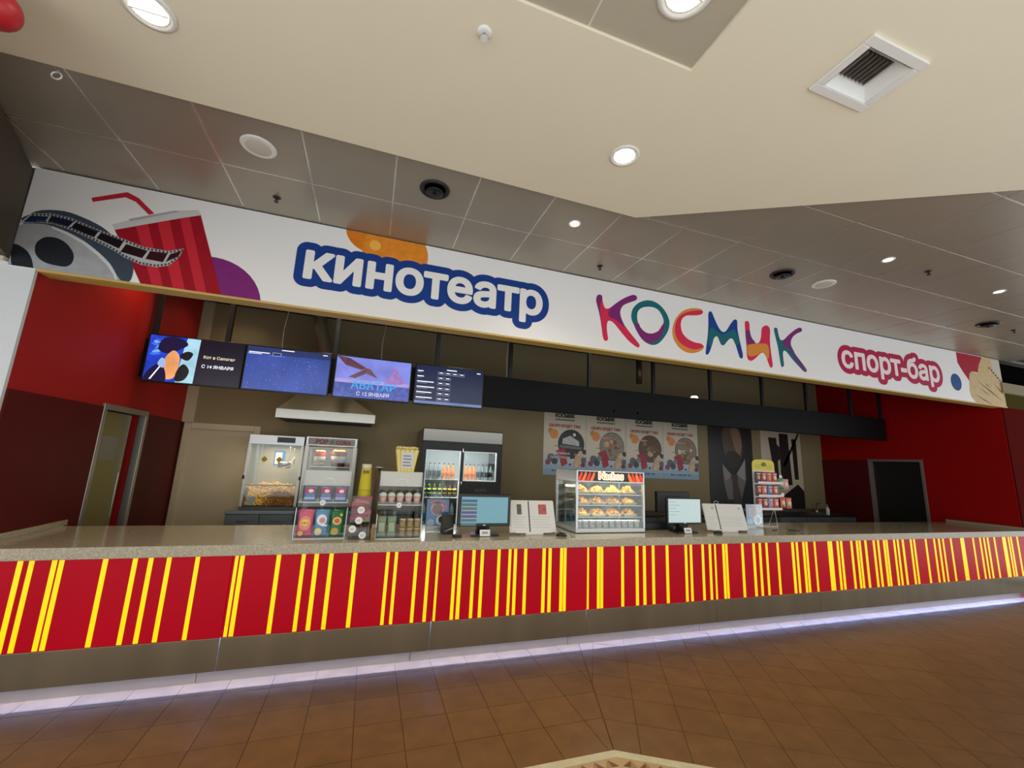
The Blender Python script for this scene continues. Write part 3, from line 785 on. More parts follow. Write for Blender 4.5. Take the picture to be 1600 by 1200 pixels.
text_mb('спорт-бар', SPX, 3.172 - ZS0, SPW, -0.0036, 0.0012, bold=0.0, fit_h=0.305, pad=0.013, grid=0.0035, holes=True).build('lettering', pc('letter_pink', '#f1e3e2'), sign)
pr('blue_ball_print', circle(8.565, 3.214, 0.135), pc('blue', '#1c4c86', var=.2), 1)
pr('red_disc_print', G['redsector'], pc('crimson2', '#a3152f'), 1)
pr('snack_wrap_print', G['bag'], pc('wrap', '#c9ae80', var=.12), 2, 2)
pr('wrap_top_print', G['bagtop'], pc('wraptop', '#c4bfb2'), 3)
for i in range(5): pr('wrap_crease_print', G['crease%d' % i], pc('crease', '#6b5333'), 4)
b = MB()
for x, z in G['bagdots']: b.disc_xz(x, z - ZS0, 0.018, -0.0032, 0, 8)
b.build('wrap_mark_print', pc('dots', '#3a3329'), sign)

# ------------------------------------------------------------------ hanging beam with posts
beam = thing('hanging_beam', 'long black hanging beam behind the sign that carries the screens', 'beam', (0, 5.36, 2.41))
MB().box(-2.40, 9.49, 0.0, 0.10, 0.0, 0.42).build('fascia', mat('beam_black', '#0d0e10', 0.55, spec=0.15, var=0.08), beam, bevel=0.004)
for x in (-2.352, -1.663, -0.519, 0.727, 1.753, 2.998, 4.138, 5.268, 6.403, 7.463, 8.617, 9.463):
    MB().box(x - 0.024, x + 0.024, 0.03, 0.075, 0.42, 1.36).build('hanger_post', M_BLACK, beam)
for x in (3.392, 3.806):
    MB().cyl(0, 0, -0.02, 0.0, 0.018, 12).rotx(PI / 2).move(x, 0.0, 0.09).build('bolt', M_STEEL, beam)

# ------------------------------------------------------------------ screens
def tv(x0, label):
    t = thing('wall_screen', label, 'screen', (x0, 5.355, 2.355), 0, 'menu screens on the beam')
    MB().box(0, 0.90, -0.055, -0.006, 0.0, 0.522).build('casing', M_BLK2, t, bevel=0.004)
    MB().box(0.3, 0.6, -0.006, 0.002, 0.15, 0.38).build('mount', M_BLACK, t)
    return t
def em(n, c, es=1.0, var=0.0, scale=6): return mat('screen_' + n, (0.01, 0.01, 0.012), 0.25, emit=c, es=es, var=var, scale=scale)
def scr(t, name, pts, m, lay=1):
    pts = clip_rect(pts, 0.014, 0.886, 0.016, 0.508)
    if len(pts) >= 3: MB().xz(pts, -0.055 - 0.0006 * lay, -0.0545).build(name, m, t)
def rect(x0, x1, z0, z1): return [(x0, z0), (x1, z0), (x1, z1), (x0, z1)]
t = tv(-2.346, 'leftmost screen, blue and orange picture beside a dark film announcement')
scr(t, 'display', rect(0, .9, 0, .6), em('dark', '#160c1e', 1.0), 1)
scr(t, 'picture', rect(0, .46, 0, .6), em('blue', '#1b3fc0', 1.0, .5, 7), 2)
scr(t, 'picture_shape', [(0.30, 0.0), (.46, 0), (.47, .6), (.36, .6), (.33, .4)], em('pale', '#a8d4e6', 1.0, .2), 3)
scr(t, 'picture_shape', smooth_poly([(.10, .36), (.20, .32), (.30, .38), (.36, .44), (.28, .50), (.14, .49)], 4), em('nv', '#14123a', 1.0), 4)
scr(t, 'picture_shape', smooth_poly([(.19, .05), (.28, .06), (.31, .18), (.30, .30), (.24, .36), (.18, .28), (.16, .16)], 4), em('org', '#e39a62', 1.1, .25), 5)
scr(t, 'picture_shape', smooth_poly([(.02, .0), (.20, .0), (.20, .12), (.14, .2), (.06, .14)], 4), em('nv', '#14123a', 1.0), 6)
scr(t, 'picture_shape', smooth_poly([(.12, .2), (.17, .16), (.19, .22), (.15, .27)], 4), em('lb', '#9fb7e8', 1.0), 7)
for k in range(7):
    scr(t, 'picture_shape', smooth_poly([(.03 + .02 * (k % 4), .30 + .03 * k), (.08 + .02 * (k % 3), .33 + .022 * k), (.13, .31 + .028 * k), (.07, .29 + .026 * k)], 3), em('lb%d' % (k % 2), ('#3f74e6', '#7fb0f0')[k % 2], 1.0), 3)
scr(t, 'picture_shape', smooth_poly([(.30, .03), (.38, .05), (.41, .15), (.35, .22), (.30, .14)], 4), em('dk', '#14181c', 1.0, .4, 30), 6)
scr(t, 'picture_shape', smooth_poly([(.30, .30), (.36, .36), (.42, .34), (.38, .26)], 4), em('dk', '#14181c', 1.0, .4, 30), 6)
scr(t, 'picture_shape', [(.07, .03), (.085, .03), (.15, .17), (.14, .175)], em('wh', '#f2f4ff', 1.1), 8)
text_mb('Кот в Сапогах', 0.52, 0.305, 0.30, -0.0562, .0006, .012).build('caption', em('gold', '#f0dfc0', 1.1), t)
text_mb('С 14 ЯНВАРЯ', 0.515, 0.20, 0.30, -0.0562, .0006, .016).build('caption', em('wh', '#f2f4ff', 1.1), t)
t = tv(-1.437, 'second screen from the left, plain starry blue picture')
scr(t, 'display', rect(0, .9, 0, .6), em('star', '#3a4fa0', 0.95, .25, 3), 1)
scr(t, 'display_top', rect(0, .9, .43, .6), em('star2', '#2b3a6e', 0.9, .2, 3), 2)
b = MB()
for i in range(90):
    x, z, r = random.uniform(.03, .87), random.uniform(.03, .42), random.uniform(.0008, .0028)
    b.xz(rect(x - r, x + r, z - r, z + r), -0.0566, -0.055)
o = b.build('star', em('st', '#b9c6ff', 1.0), t); o['kind'] = 'stuff'
for r in (rect(.03, .24, .436, .446), rect(.03, .16, .422, .428), rect(.36, .49, .487, .497), rect(.80, .85, .48, .49)):
    scr(t, 'caption_bar', r, em('wh', '#f2f4ff', 1.1), 3)
scr(t, 'time_box', rect(.27, .36, .415, .455), em('boxl', '#aab6e0', 0.9), 3); scr(t, 'time_box_fill', rect(.275, .355, .42, .45), em('boxd', '#2b3566', 0.9), 4)
t = tv(-0.492, 'third screen from the left, lavender seascape film announcement')
scr(t, 'display', rect(0, .9, 0, .6), em('lav', '#7f86dc', 1.0, .25, 4), 1)
scr(t, 'picture_shape', rect(0, .9, 0, .20), em('sea', '#4c5aa8', 1.0, .45, 16), 2)
scr(t, 'picture_shape', rect(0, .9, .19, .235), em('haze', '#a79bdc', 1.0, .2), 3)
scr(t, 'picture_shape', smooth_poly([(.58, .22), (.64, .30), (.67, .40), (.71, .42), (.76, .34), (.81, .23)], 4), em('rock', '#9a76b8', 1.0, .2, 20), 4)
scr(t, 'picture_shape', [(.01, .51), (.16, .49), (.36, .385), (.30, .36), (.12, .40)], em('wing', '#5c3844', 1.0, .3, 20), 5)
scr(t, 'picture_shape', [(.36, .385), (.16, .26), (.24, .25), (.36, .32), (.50, .27), (.40, .38)], em('wing2', '#6b4450', 1.0, .3, 20), 5)
text_mb('АВАТАР', 0.20, 0.125, 0.52, -0.0582, .0006, .012).build('caption', em('cyan', '#2f9fe6', 1.1), t)
text_mb('С 12 ЯНВАРЯ', 0.27, 0.045, 0.38, -0.0582, .0006, .010).build('caption', em('pw', '#cfd6e8', 1.0), t)
t = tv(0.452, 'rightmost screen with the white timetable on dark blue')
scr(t, 'display', rect(0, .9, 0, .6), em('navy', '#1d2748', 0.9, .15, 3), 1)
scr(t, 'display_foot', rect(0, .9, 0, .05), em('foot', '#6d7fae', 0.9, .2, 4), 2)
scr(t, 'caption_bar', rect(.40, .53, .465, .478), em('wh', '#f2f4ff', 1.1), 3); scr(t, 'caption_bar', rect(.80, .85, .462, .474), em('wh', '#f2f4ff', 1.1), 3)
for k, (n, w) in enumerate(((4, .07), (2, .08), (2, .21), (2, .22), (2, .19), (2, .2))):
    z = .425 - .068 * k
    scr(t, 'caption_bar', rect(.03, .03 + w, z, z + .012), em('wh', '#f2f4ff', 1.1), 3)
    scr(t, 'caption_bar', rect(.03, .03 + w * .6, z - .016, z - .011), em('gr', '#8f9cc4', .9), 3)
    for q in range(n):
        scr(t, 'time_box', rect(.29 + .09 * q, .365 + .09 * q, z - .022, z + .022), em('boxl', '#aab6e0', 0.9), 3)
        scr(t, 'time_box_fill', rect(.293 + .09 * q, .362 + .09 * q, z - .019, z + .022), em('boxd2', '#141b36', 0.9), 4)
        scr(t, 'time_mark', rect(.305 + .09 * q, .35 + .09 * q, z - .004, z + .008), em('wh', '#f2f4ff', 1.1), 5)

# cables, ducts and a small white dome behind the sign
M_CAB = mat('grey_cable', '#7d7664', 0.6)
for x, zt, lb in ((-1.10, 2.878, 'thin grey cable hanging down to the second screen from left'), (0.03, 2.878, 'thin grey cable hanging down to the third screen'), (1.70, 2.835, 'thin white cable hanging beside a black post over the beam')):
    o = MB().tube([(x + .02, 5.40, 3.76), (x + .015, 5.40, 3.4), (x - .01, 5.39, 3.1), (x, 5.38, zt)], 0.006, 6).build('cable', M_CAB)
    tag(o, lb, 'cable', 'cables behind the sign')
M_DUCT = mat('duct_metal', '#a5967c', 0.3, metal=0.5)
o = MB().tube([(-0.90, 6.55, 3.77), (-0.87, 6.52, 3.5), (-0.76, 6.51, 3.15), (-0.70, 6.525, 2.63)], 0.085, 18).build('exhaust_duct', M_DUCT, None, True)
tag(o, 'bent brown metal exhaust duct rising above the cooker hood', 'duct')
o = MB().cyl(4.62, 6.45, 3.22, 3.77, 0.055, 18).build('stub_duct', mat('stub_duct_metal', '#5d5040', 0.4, metal=0.7), None, True)
tag(o, 'short vertical brown pipe ending above the black beam', 'pipe')
o = thing('beam_dome', 'small white dome on top of the black beam', 'lamp', (4.93, 5.41, 2.83))  # white dome with a faint glow of its own, resting on the beam
MB().cyl(0, 0, 0.0005, 0.012, 0.05, 20).build('dome_base', M_WPLA, o)
MB().lathe([(0.06, 0.012), (0.056, 0.03), (0.04, 0.045), (0.004, 0.052)], 0, 0, 20).build('white_dome', mat('dome_glow', '#ffffff', .4, emit='#fff2d8', es=1.2), o, True)

# ------------------------------------------------------------------ ceiling fittings
M_SPK = mat('speaker_grille', '#c9c5b8', 0.7, var=0.04, scale=90, bump=0.1)
def speaker(x, y, lb):
    t = thing('ceiling_speaker', lb, 'speaker', (x, y, ZC), 0, 'round white ceiling speakers')
    MB().lathe([(0.112, 0.0), (0.112, -0.004), (0.104, -0.009), (0.098, -0.009)], 0, 0, 32).build('rim', M_WPLA, t, True)
    MB().lathe([(0.099, -0.006), (0.07, -0.0105), (0.03, -0.0125), (0.001, -0.013)], 0, 0, 32).build('grille', M_SPK, t, True)
speaker(-0.923, 2.943, 'round white ceiling speaker nearest the printed film reel')
speaker(4.477, 2.943, 'round white ceiling speaker beside a black air valve at right')
def valve(x, y, lb):
    t = thing('air_valve', lb, 'air vent', (x, y, ZC), 0, 'round black air valves')
    MB().lathe([(0.115, 0.0), (0.115, -0.006), (0.10, -0.018), (0.085, -0.006), (0.08, 0.0)], 0, 0, 32).build('ring', M_BLACK, t, True)
    MB().lathe([(0.02, 0.0), (0.07, -0.028), (0.066, -0.036), (0.03, -0.034), (0.001, -0.030)], 0, 0, 28).build('plug', M_BLK2, t, True)
    MB().cyl(0, 0, -0.05, -0.03, 0.012, 12).build('stem', M_BLK2, t)
valve(0.277, 2.943, 'round black air valve above the printed orange balls')
valve(3.877, 2.943, 'round black air valve beside the white ceiling speaker')
valve(7.477, 2.943, 'farthest round black air valve, at the right end')
def sprinkler(x, y, z, lb, m=None, rim=0.03):
    m = m or M_BLACK
    t = thing('sprinkler_head', lb, 'sprinkler', (x, y, z), 0, 'sprinkler heads')
    MB().lathe([(rim, 0.0), (rim, -0.004), (rim * .6, -0.010), (0.010, -0.010)], 0, 0, 20).build('escutcheon', m, t, True)
    MB().cyl(0, 0, -0.035, -0.008, 0.008, 10).build('nozzle', M_STEEL if m is not M_BLACK else m, t)
    MB().lathe([(0.002, -0.034), (0.018, -0.036), (0.018, -0.039), (0.002, -0.039)], 0, 0, 14).build('deflector', m, t)
sprinkler(-0.923, 3.543, ZC, 'black sprinkler head in the tile below the round white speaker')
sprinkler(2.077, 3.543, ZC, 'black sprinkler head just above the colourful first letter')
sprinkler(5.077, 2.343, ZC, 'black sprinkler head between two small lit downlights at right')
sprinkler(8.077, 2.943, ZC, 'black sprinkler head beside the farthest black air valve')
sprinkler(0.322, 1.63, 3.708, 'white flush sprinkler head in the cream soffit', M_WPLA, 0.036)
def downlight(x, y, z, r, e, lb, grp, col=(1, 0.86, 0.66), ang=130):
    t = thing('downlight', lb, 'lamp', (x, y, z), 0, grp)
    MB().lathe([(r * 1.28, 0.0), (r * 1.28, -0.005), (r * 1.08, -0.009), (r * 0.98, -0.002)], 0, 0, 28).build('trim_ring', M_WPLA, t, True)
    MB().lathe([(r, -0.001), (r * .7, -0.0035), (0.001, -0.0045)], 0, 0, 24).build('lens', M_LAMP, t, True)
    if r > 0.06:
        MB().box(-r * .9, r * .9, -0.004, 0.004, -0.016, -0.007).build('cross_baffle', M_WPLA, t)
    spot('downlight_beam', (0, 0, -0.03), e, col, ang, 0.7, r, None, t)
    return t
ES = 30
downlight(1.40, 2.08, 3.708, 0.075, ES, 'large lit downlight in the soffit nearest its pointed corner', 'soffit downlights')
downlight(1.10, 1.16, 3.722, 0.095, ES, 'large lit downlight in the recessed panel, cut by the top edge', 'soffit downlights')
downlight(-1.19, 2.09, 3.708, 0.085, ES, 'large lit downlight in the soffit at top left', 'soffit downlights')
downlight(1.477, 2.943, ZC, 0.042, 20, 'small lit downlight in the grey tiles just beyond the soffit corner', 'small tile downlights')
downlight(4.477, 2.343, ZC, 0.042, 20, 'small lit downlight in the grey tiles, second from the soffit corner', 'small tile downlights')
downlight(6.277, 2.343, ZC, 0.042, 20, 'small lit downlight farthest right in the grey tiles', 'small tile downlights')
# square supply grille in the soffit
v = thing('supply_grille', 'square white ventilation grille in the cream soffit', 'air vent', (2.215, 1.145, 3.708))
w, d = 0.201, 0.155
b = MB()
for x0, x1, y0, y1 in ((-w, w, -d, -d + .045), (-w, w, d - .045, d), (-w, -w + .045, -d + .045, d - .045), (w - .045, w, -d + .045, d - .045)):
    b.box(x0, x1, y0, y1, -0.014, 0.0)
b.build('frame', M_WPLA, v, bevel=0.003)
b = MB()
wi, di, wo, do_ = 0.10, 0.068, w - .047, d - .047
q0 = [(-wo, -do_), (wo, -do_), (wo, do_), (-wo, do_)]; q1 = [(-wi, -di), (wi, -di), (wi, di), (-wi, di)]
b.add([(*p, -0.012) for p in q0] + [(*p, 0.050) for p in q1], [(i, (i + 1) % 4, 4 + (i + 1) % 4, 4 + i) for i in range(4)])
b.build('funnel', M_WPLA, v)
MB().box(-wi, wi, -di, di, 0.055, 0.058).build('dark_core', M_BLACK, v)
for k in range(7):
    MB().box(-wi + .012 + .028 * k, -wi + .016 + .028 * k, -di, di, 0.034, 0.054).build('fin', M_ALU, v)
# hook with a ring at the soffit edge
h = thing('ceiling_hook', 'small hook with a white ring at the soffit edge, top left', 'hook', (-1.84, 2.648, 3.708))
MB().tube([(0, 0, 0), (0, 0, -0.012), (0.012, 0.004, -0.02), (0.016, 0.008, -0.012)], 0.0035, 6).build('hook_wire', M_ALU, h)
MB().tube([(0.003 + .022 * math.cos(a * PI / 8), 0.02, -0.036 + .022 * math.sin(a * PI / 8)) for a in range(17)], 0.004, 6).build('ring', M_WPLA, h)
# red hanging ornament at the very corner of the picture
h = thing('hanging_ornament', 'red round hanging ornament cut off by the top left corner', 'ornament', (-1.70, 2.10, 3.708))
MB().sphere((0, 0, -0.21), 0.085, 20, 14).build('ball', mat('ornament_red', '#b3202c', 0.4), h, True)
MB().tube([(0, 0, 0), (0, 0, -0.13)], 0.004, 6).build('cord', M_BLACK, h)

# ------------------------------------------------------------------ back of the bar: lamps above (hidden from the hall by the sign)
WHR = ('at the red left wall', 'before the popcorn machines', 'before the drinks fridge', 'before the food posters', 'before the dark poster', 'before the sink', 'over the beige door')
for q, (x, y, e, c) in enumerate(((-2.05, 5.0, 22, (1, .62, .32)), (-0.6, 4.75, 26, (1, .88, .68)), (1.2, 4.75, 26, (1, .88, .68)), (3.3, 4.75, 26, (1, .88, .68)), (5.4, 4.75, 12, (1, .88, .68)), (7.6, 4.75, 5, (1, .85, .62)), (-1.9, 6.3, 8, (1, .85, .62)))):
    downlight(x, y, 3.773, 0.06, e, 'small serving area downlight behind the sign, ' + WHR[q], 'serving area downlights', c, 140)

# ------------------------------------------------------------------ cabinets along the back wall
M_CAB2 = mat('cabinet_grey_blue', '#7d8789', 0.4, metal=0.35, var=0.03)
M_CTOP = mat('cabinet_top_steel', '#9fa3a2', 0.35, metal=0.7)
def cabinet(x0, x1, lb, front=6.2, depth=0.6):
    t = thing('base_cabinet', lb, 'cabinet', ((x0 + x1) / 2, front, 0), 0, 'grey base cabinets along the back wall')
    w = (x1 - x0) / 2
    MB().box(-w + .002, w - .002, 0.02, depth, 0.08, 0.905).build('body', M_CAB2, t)
    MB().box(-w + .02, w - .02, 0.06, depth, 0.0, 0.08).build('plinth', M_BLACK, t)
    MB().box(-w + .001, w - .001, -0.02, depth, 0.905, 0.945).build('top', M_CTOP, t, bevel=0.003)
    for s in (-1, 1):
        a, c = (-w + .012, -.006) if s < 0 else (.006, w - .012)
        dr = MB().box(a, c, 0.0, 0.02, 0.70, 0.89).build('drawer', M_CAB2, t, bevel=0.004)
        m = (a + c) / 2
        MB().tube([(m - .055, 0.0, .82), (m - .055, -.025, .82), (m + .055, -.025, .82), (m + .055, 0.0, .82)], .006, 6).build('handle', M_STEEL, dr)
        MB().cyl(0, 0, 0, .006, .012, 12).rotx(PI / 2).move(m + .05, 0, .755).build('lock', M_BLACK, dr)
        dd = MB().box(a, c, 0.0, 0.02, 0.10, 0.685).build('cabinet_door', M_CAB2, t, bevel=0.004)
        MB().tube([(m - .04, 0.0, .62), (m - .04, -.022, .62), (m + .04, -.022, .62), (m + .04, 0.0, .62)], .005, 6).build('handle', M_STEEL, dd)
cabinet(-1.62, -0.845, 'grey base cabinet under the glass popcorn machine')
cabinet(-0.843, -0.07, 'grey base cabinet behind the crisps stand')
cabinet(-0.068, 0.66, 'grey base cabinet left of the drinks fridge')
M_DTOP = mat('dark_worktop', '#26231f', 0.3)
def counter2(x0, x1, lb):
    t = thing('back_counter', lb, 'cabinet', ((x0 + x1) / 2, 6.22, 0), 0, 'dark topped back counters')
    w = (x1 - x0) / 2
    MB().box(-w + .002, w - .002, 0.02, 0.575, 0.08, 0.87).build('body', mat('dark_cabinet', '#4c4a44', 0.5), t)
    MB().box(-w + .03, w - .03, 0.07, 0.575, 0.0, 0.08).build('plinth', M_BLACK, t)
    MB().box(-w + .001, w - .001, -0.01, 0.575, 0.87, 0.905).build('worktop', M_DTOP, t, bevel=0.003)
    for s in (-1, 1):
        a, c = (-w + .012, -.006) if s < 0 else (.006, w - .012)
        dd = MB().box(a, c, 0.0, 0.02, 0.10, 0.86).build('cabinet_door', mat('dark_cabinet', '#4c4a44', 0.5), t, bevel=0.003)
        m = (a + c) / 2
        MB().tube([(m - .04, 0.0, .80), (m - .04, -.02, .80), (m + .04, -.02, .80), (m + .04, 0.0, .80)], .005, 6).build('handle', M_STEEL, dd)
counter2(2.02, 3.40, 'dark topped back counter right of the drinks fridge')
counter2(3.402, 4.79, 'dark topped back counter under the middle food posters')
counter2(4.792, 6.18, 'dark topped back counter under the last food poster')
counter2(6.182, 7.56, 'dark topped back counter under the dark portrait poster')
# sink unit
s = thing('sink_unit', 'grey steel sink unit in the far right corner', 'sink', (8.65, 6.2, 0))
MB().box(-1.085, 1.08, 0.02, 0.6, 0.08, 0.875).build('body', mat('sink_cabinet', '#6f7778', 0.4, metal=0.3), s)
MB().box(-1.06, 1.06, 0.06, 0.6, 0.0, 0.08).build('plinth', M_BLACK, s)
MB().box(-1.088, 1.085, -0.02, 0.6, 0.875, 0.905).build('worktop', M_DTOP, s, bevel=0.003)
MB().box(0.35, 0.86, 0.10, 0.50, 0.9052, 0.915).build('basin_rim', M_STEEL, s, bevel=0.003)
MB().box(0.39, 0.82, 0.14, 0.46, 0.9153, 0.9163).build('basin', M_DTOP, s)
for k in range(3):
    a = -1.06 + .71 * k
    dd = MB().box(a, a + .69, 0.0, 0.02, 0.10, 0.865).build('cabinet_door', mat('sink_cabinet', '#6f7778', 0.4, metal=0.3), s, bevel=0.003)
    MB().tube([(a + .25, 0.0, .80), (a + .25, -.022, .80), (a + .45, -.022, .80), (a + .45, 0.0, .80)], .006, 6).build('handle', M_STEEL, dd)
MB().box(-1.085, 1.08, 0.585, 0.6, 0.905, 0.97).build('splashback', M_STEEL, s)
f = thing('tap', 'chrome swan neck tap over the sink in the corner', 'tap', (9.27, 6.70, 0.9165))
MB().tube([(0, 0, 0), (0, 0, .14), (0, -.03, .18), (0, -.09, .19), (0, -.14, .16)], .012, 10).build('spout', M_STEEL, f, True)
MB().cyl(0, 0, 0, .03, .025, 14).build('base', M_STEEL, f)
MB().tube([(0.02, 0, .03), (.07, 0, .055)], .007, 8).build('lever', M_STEEL, f)
f = thing('soap_bottle', 'white soap pump bottle beside the sink', 'bottle', (8.97, 6.26, 0.9055))
MB().lathe([(.03, 0), (.032, .01), (.032, .12), (.012, .15), (.012, .165)], 0, 0, 16).build('flask', M_WPLA, f, True)
MB().tube([(0, 0, .165), (0, 0, .20), (-.035, 0, .20)], .006, 6).build('pump', M_WPLA, f)

# ------------------------------------------------------------------ cooker hood
h = thing('extractor_hood', 'steel extractor hood on the back wall above the popcorn machines', 'hood', (-0.60, 6.15, 2.13))
MB().box(-0.62, 0.63, 0.0, 0.655, 0.0, 0.125).build('lip', M_STEEL, h, bevel=0.004)
b = MB(); q0 = [(-.61, .01), (.62, .01), (.62, .65), (-.61, .65)]; q1 = [(-.30, .2), (.10, .2), (.10, .55), (-.30, .55)]
b.add([(*p, .1255) for p in q0] + [(*p, .47) for p in q1], [(i, (i + 1) % 4, 4 + (i + 1) % 4, 4 + i) for i in range(4)] + [(3, 2, 1, 0), (4, 5, 6, 7)])
b.build('canopy', mat('hood_canopy', '#8c8268', 0.4, metal=0.5), h)
MB().box(-.58, .59, .03, .62, -0.01, 0.0).build('filter', M_BLACK, h)

# ------------------------------------------------------------------ drinks fridge
fr = thing('drinks_fridge', 'tall black double door drinks fridge with a lit interior', 'fridge', (1.307, 6.1, 0))
M_FSIDE = mat('fridge_side', '#857a5d', 0.5)
M_FIN = mat('fridge_liner', '#dfe8e6', 0.5)
HW = 0.605
MB().box(-HW, -HW + .03, 0.05, 0.70, 0.08, 2.10).build('side_wall', M_FSIDE, fr)
MB().box(HW - .03, HW, 0.05, 0.70, 0.08, 2.10).build('side_wall', M_BLACK, fr)
MB().box(-HW + .03, HW - .03, 0.66, 0.70, 0.08, 2.10).build('back_liner', M_FIN, fr)
MB().box(-HW + .03, HW - .03, 0.05, 0.66, 0.08, 0.20).build('floor_liner', M_FIN, fr)
MB().box(-HW + .03, HW - .03, 0.05, 0.66, 1.86, 2.10).build('ceiling_liner', M_FIN, fr)
MB().box(-HW, HW, 0.0, 0.05, 1.915, 2.125).build('header', M_BLACK, fr, bevel=0.003)
MB().box(-HW + .012, HW - .012, -0.004, 0.001, 1.945, 2.11).build('header_panel', mat('fridge_header', '#c7c7c2', 0.4), fr)
MB().box(-HW, HW, 0.0, 0.05, 0.0, 0.16).build('kick_grille', M_BLACK, fr)
for s, x0, x1, zb in ((0, -HW + .002, -.004, 0.30), (1, .004, HW - .002, 1.385)):
    b = MB(); o_ = [(x0, .17), (x1, .17), (x1, 1.91), (x0, 1.91)]
    gx0, gx1 = (x0 + .065, x1 - .022) if s == 0 else (x0 + .012, x1 - .08)
    i_ = [(gx0, zb), (gx1, zb), (gx1, 1.815), (gx0, 1.815)]
    b.hole(o_, i_, 0.002, 0.046)
    dr = b.build('fridge_door', M_BLACK, fr)
    b = MB(); b.hole(i_, [(gx0 + .014, zb + .014), (gx1 - .014, zb + .014), (gx1 - .014, 1.801), (gx0 + .014, 1.801)], 0.008, 0.04)
    b.build('gasket', mat('fridge_gasket_glow', '#e8ecea', .5, emit='#e8f0ee', es=.25), dr)  # gasket glows by itself, in place of light from the lit interior
    MB().box(gx0 + .014, gx1 - .014, 0.02, 0.024, zb + .014, 1.801).build('pane', glass('fridge_glass'), dr)
    if s: MB().box(.20, .38, -0.008, 0.003, 1.24, 1.28).build('badge', mat('badge_grey', '#3f4144', .3, metal=.5), dr)
for z in (0.72, 1.14, 1.395):
    MB().box(-HW + .03, HW - .03, 0.08, 0.64, z - .008, z).build('shelf', mat('shelf_wire', '#d8dcda', .4), fr)
MB().box(-HW + .04, HW - .04, 0.06, 0.085, 1.83, 1.858).build('light_tube', mat('fridge_tube', '#ffffff', .5, emit='#f2fbff', es=8.0), fr)
area('fridge_light', (0, 0.10, 1.82), 1.0, 0.05, 6, (.93, 1, 1), (math.radians(-25), 0, 0), fr)
area('fridge_light', (0, 0.10, 1.36), 1.0, 0.05, 4, (.93, 1, 1), (math.radians(-25), 0, 0), fr)
def bottle(kind):
    t = thing('drink_bottle', 'x', 'bottle')
    body, label, cap = {'orange': ('#d98a3a', '#e9722a', '#3a2a22'), 'dark': ('#7d888c', '#0c0d0f', '#3b2b24'), 'lime': ('#20241c', '#b6cf3a', '#c9e04a'), 'yellow': ('#2b2416', '#e0b63a', '#c4352c')}[kind]
    if kind in ('orange', 'dark'):
        H = .235
        MB().lathe([(.028, 0), (.030, .01), (.030, .13), (.022, .165), (.012, .195), (.011, H - .02)], 0, 0, 12).build('glass_body', mat('bottle_' + kind, body, .2), t, True)
        MB().cyl(0, 0, H - .02, H, .0135, 10).build('cap', mat('cap_' + kind, cap, .4), t)
        MB().cyl(0, 0, .045, .12, .0312, 12).build('label_band', mat('label_' + kind, label, .9, spec=.1), t, True)
    else:
        H = .19
        MB().lathe([(.029, 0), (.032, .01), (.032, .10), (.024, .14), (.012, .162), (.011, H - .018)], 0, 0, 12).build('glass_body', mat('bottle_' + kind, body, .2), t, True)
        MB().cyl(0, 0, H - .02, H, .0145, 10).build('cap', mat('cap_' + kind, cap, .4), t)
        MB().cyl(0, 0, .05, .125, .0326, 12, .0300).build('label_band', mat('label_' + kind, label, .5), t, True)
    return t
BP = {}
def put_bottle(kind, x, y, z, lb, gp):
    if kind not in BP: BP[kind] = o = bottle(kind)
    else: o = copy_tree(BP[kind])
    o.location = (x, y, z); o['label'] = lb; o['group'] = gp
for k in range(4): put_bottle('dark', 0.80 + .067 * k, 6.30, 1.3955, ORD[k] + ' dark labelled bottle from left on the left upper fridge shelf', 'dark bottles upper left')
for k in range(3): put_bottle('orange', 1.075 + .067 * k, 6.30, 1.3955, ORD[k] + ' orange drink bottle from left on the left upper fridge shelf', 'orange bottles upper left')
for k in range(4): put_bottle('orange', 1.345 + .063 * k, 6.30, 1.3955, ORD[k] + ' orange drink bottle from left on the right upper fridge shelf', 'orange bottles upper right')
for k in range(4): put_bottle('dark', 1.60 + .066 * k, 6.30, 1.3955, ORD[k] + ' dark labelled bottle from left on the right upper fridge shelf', 'dark bottles upper right')
for k in range(4): put_bottle('lime', 0.80 + .076 * k, 6.28, 1.1405, ORD[k] + ' lime capped dark bottle from left on the second fridge shelf', 'lime bottles')
for k in range(3): put_bottle('yellow', 1.105 + .072 * k, 6.28, 1.1405, ORD[k] + ' red capped yellow bottle from left on the second fridge shelf', 'yellow bottles')
wb = None
for k in range(6):
    if wb is None:
        wb = o = thing('water_bottle', 'blue labelled water bottle on the lower fridge shelf', 'bottle', group='water bottles')
        MB().lathe([(.034, 0), (.037, .01), (.037, .24), (.028, .29), (.014, .32), (.013, .335)], 0, 0, 14).build('flask', mat('water_plastic', '#cfe6ef', .15), o, True)
        MB().cyl(0, 0, .335, .355, .016, 10).build('cap', mat('water_cap', '#3f8fd0', .4), o)
        MB().cyl(0, 0, .09, .20, .0376, 14).build('label_band', mat('water_label', '#3f9fdc', .5, var=.3, scale=40), o, True)
    else: o = copy_tree(wb)
    o.location = (0.81 + .083 * k, 6.27, 0.7205)
    o['label'] = ORD[k] + ' blue labelled water bottle from left on the lower fridge shelf'

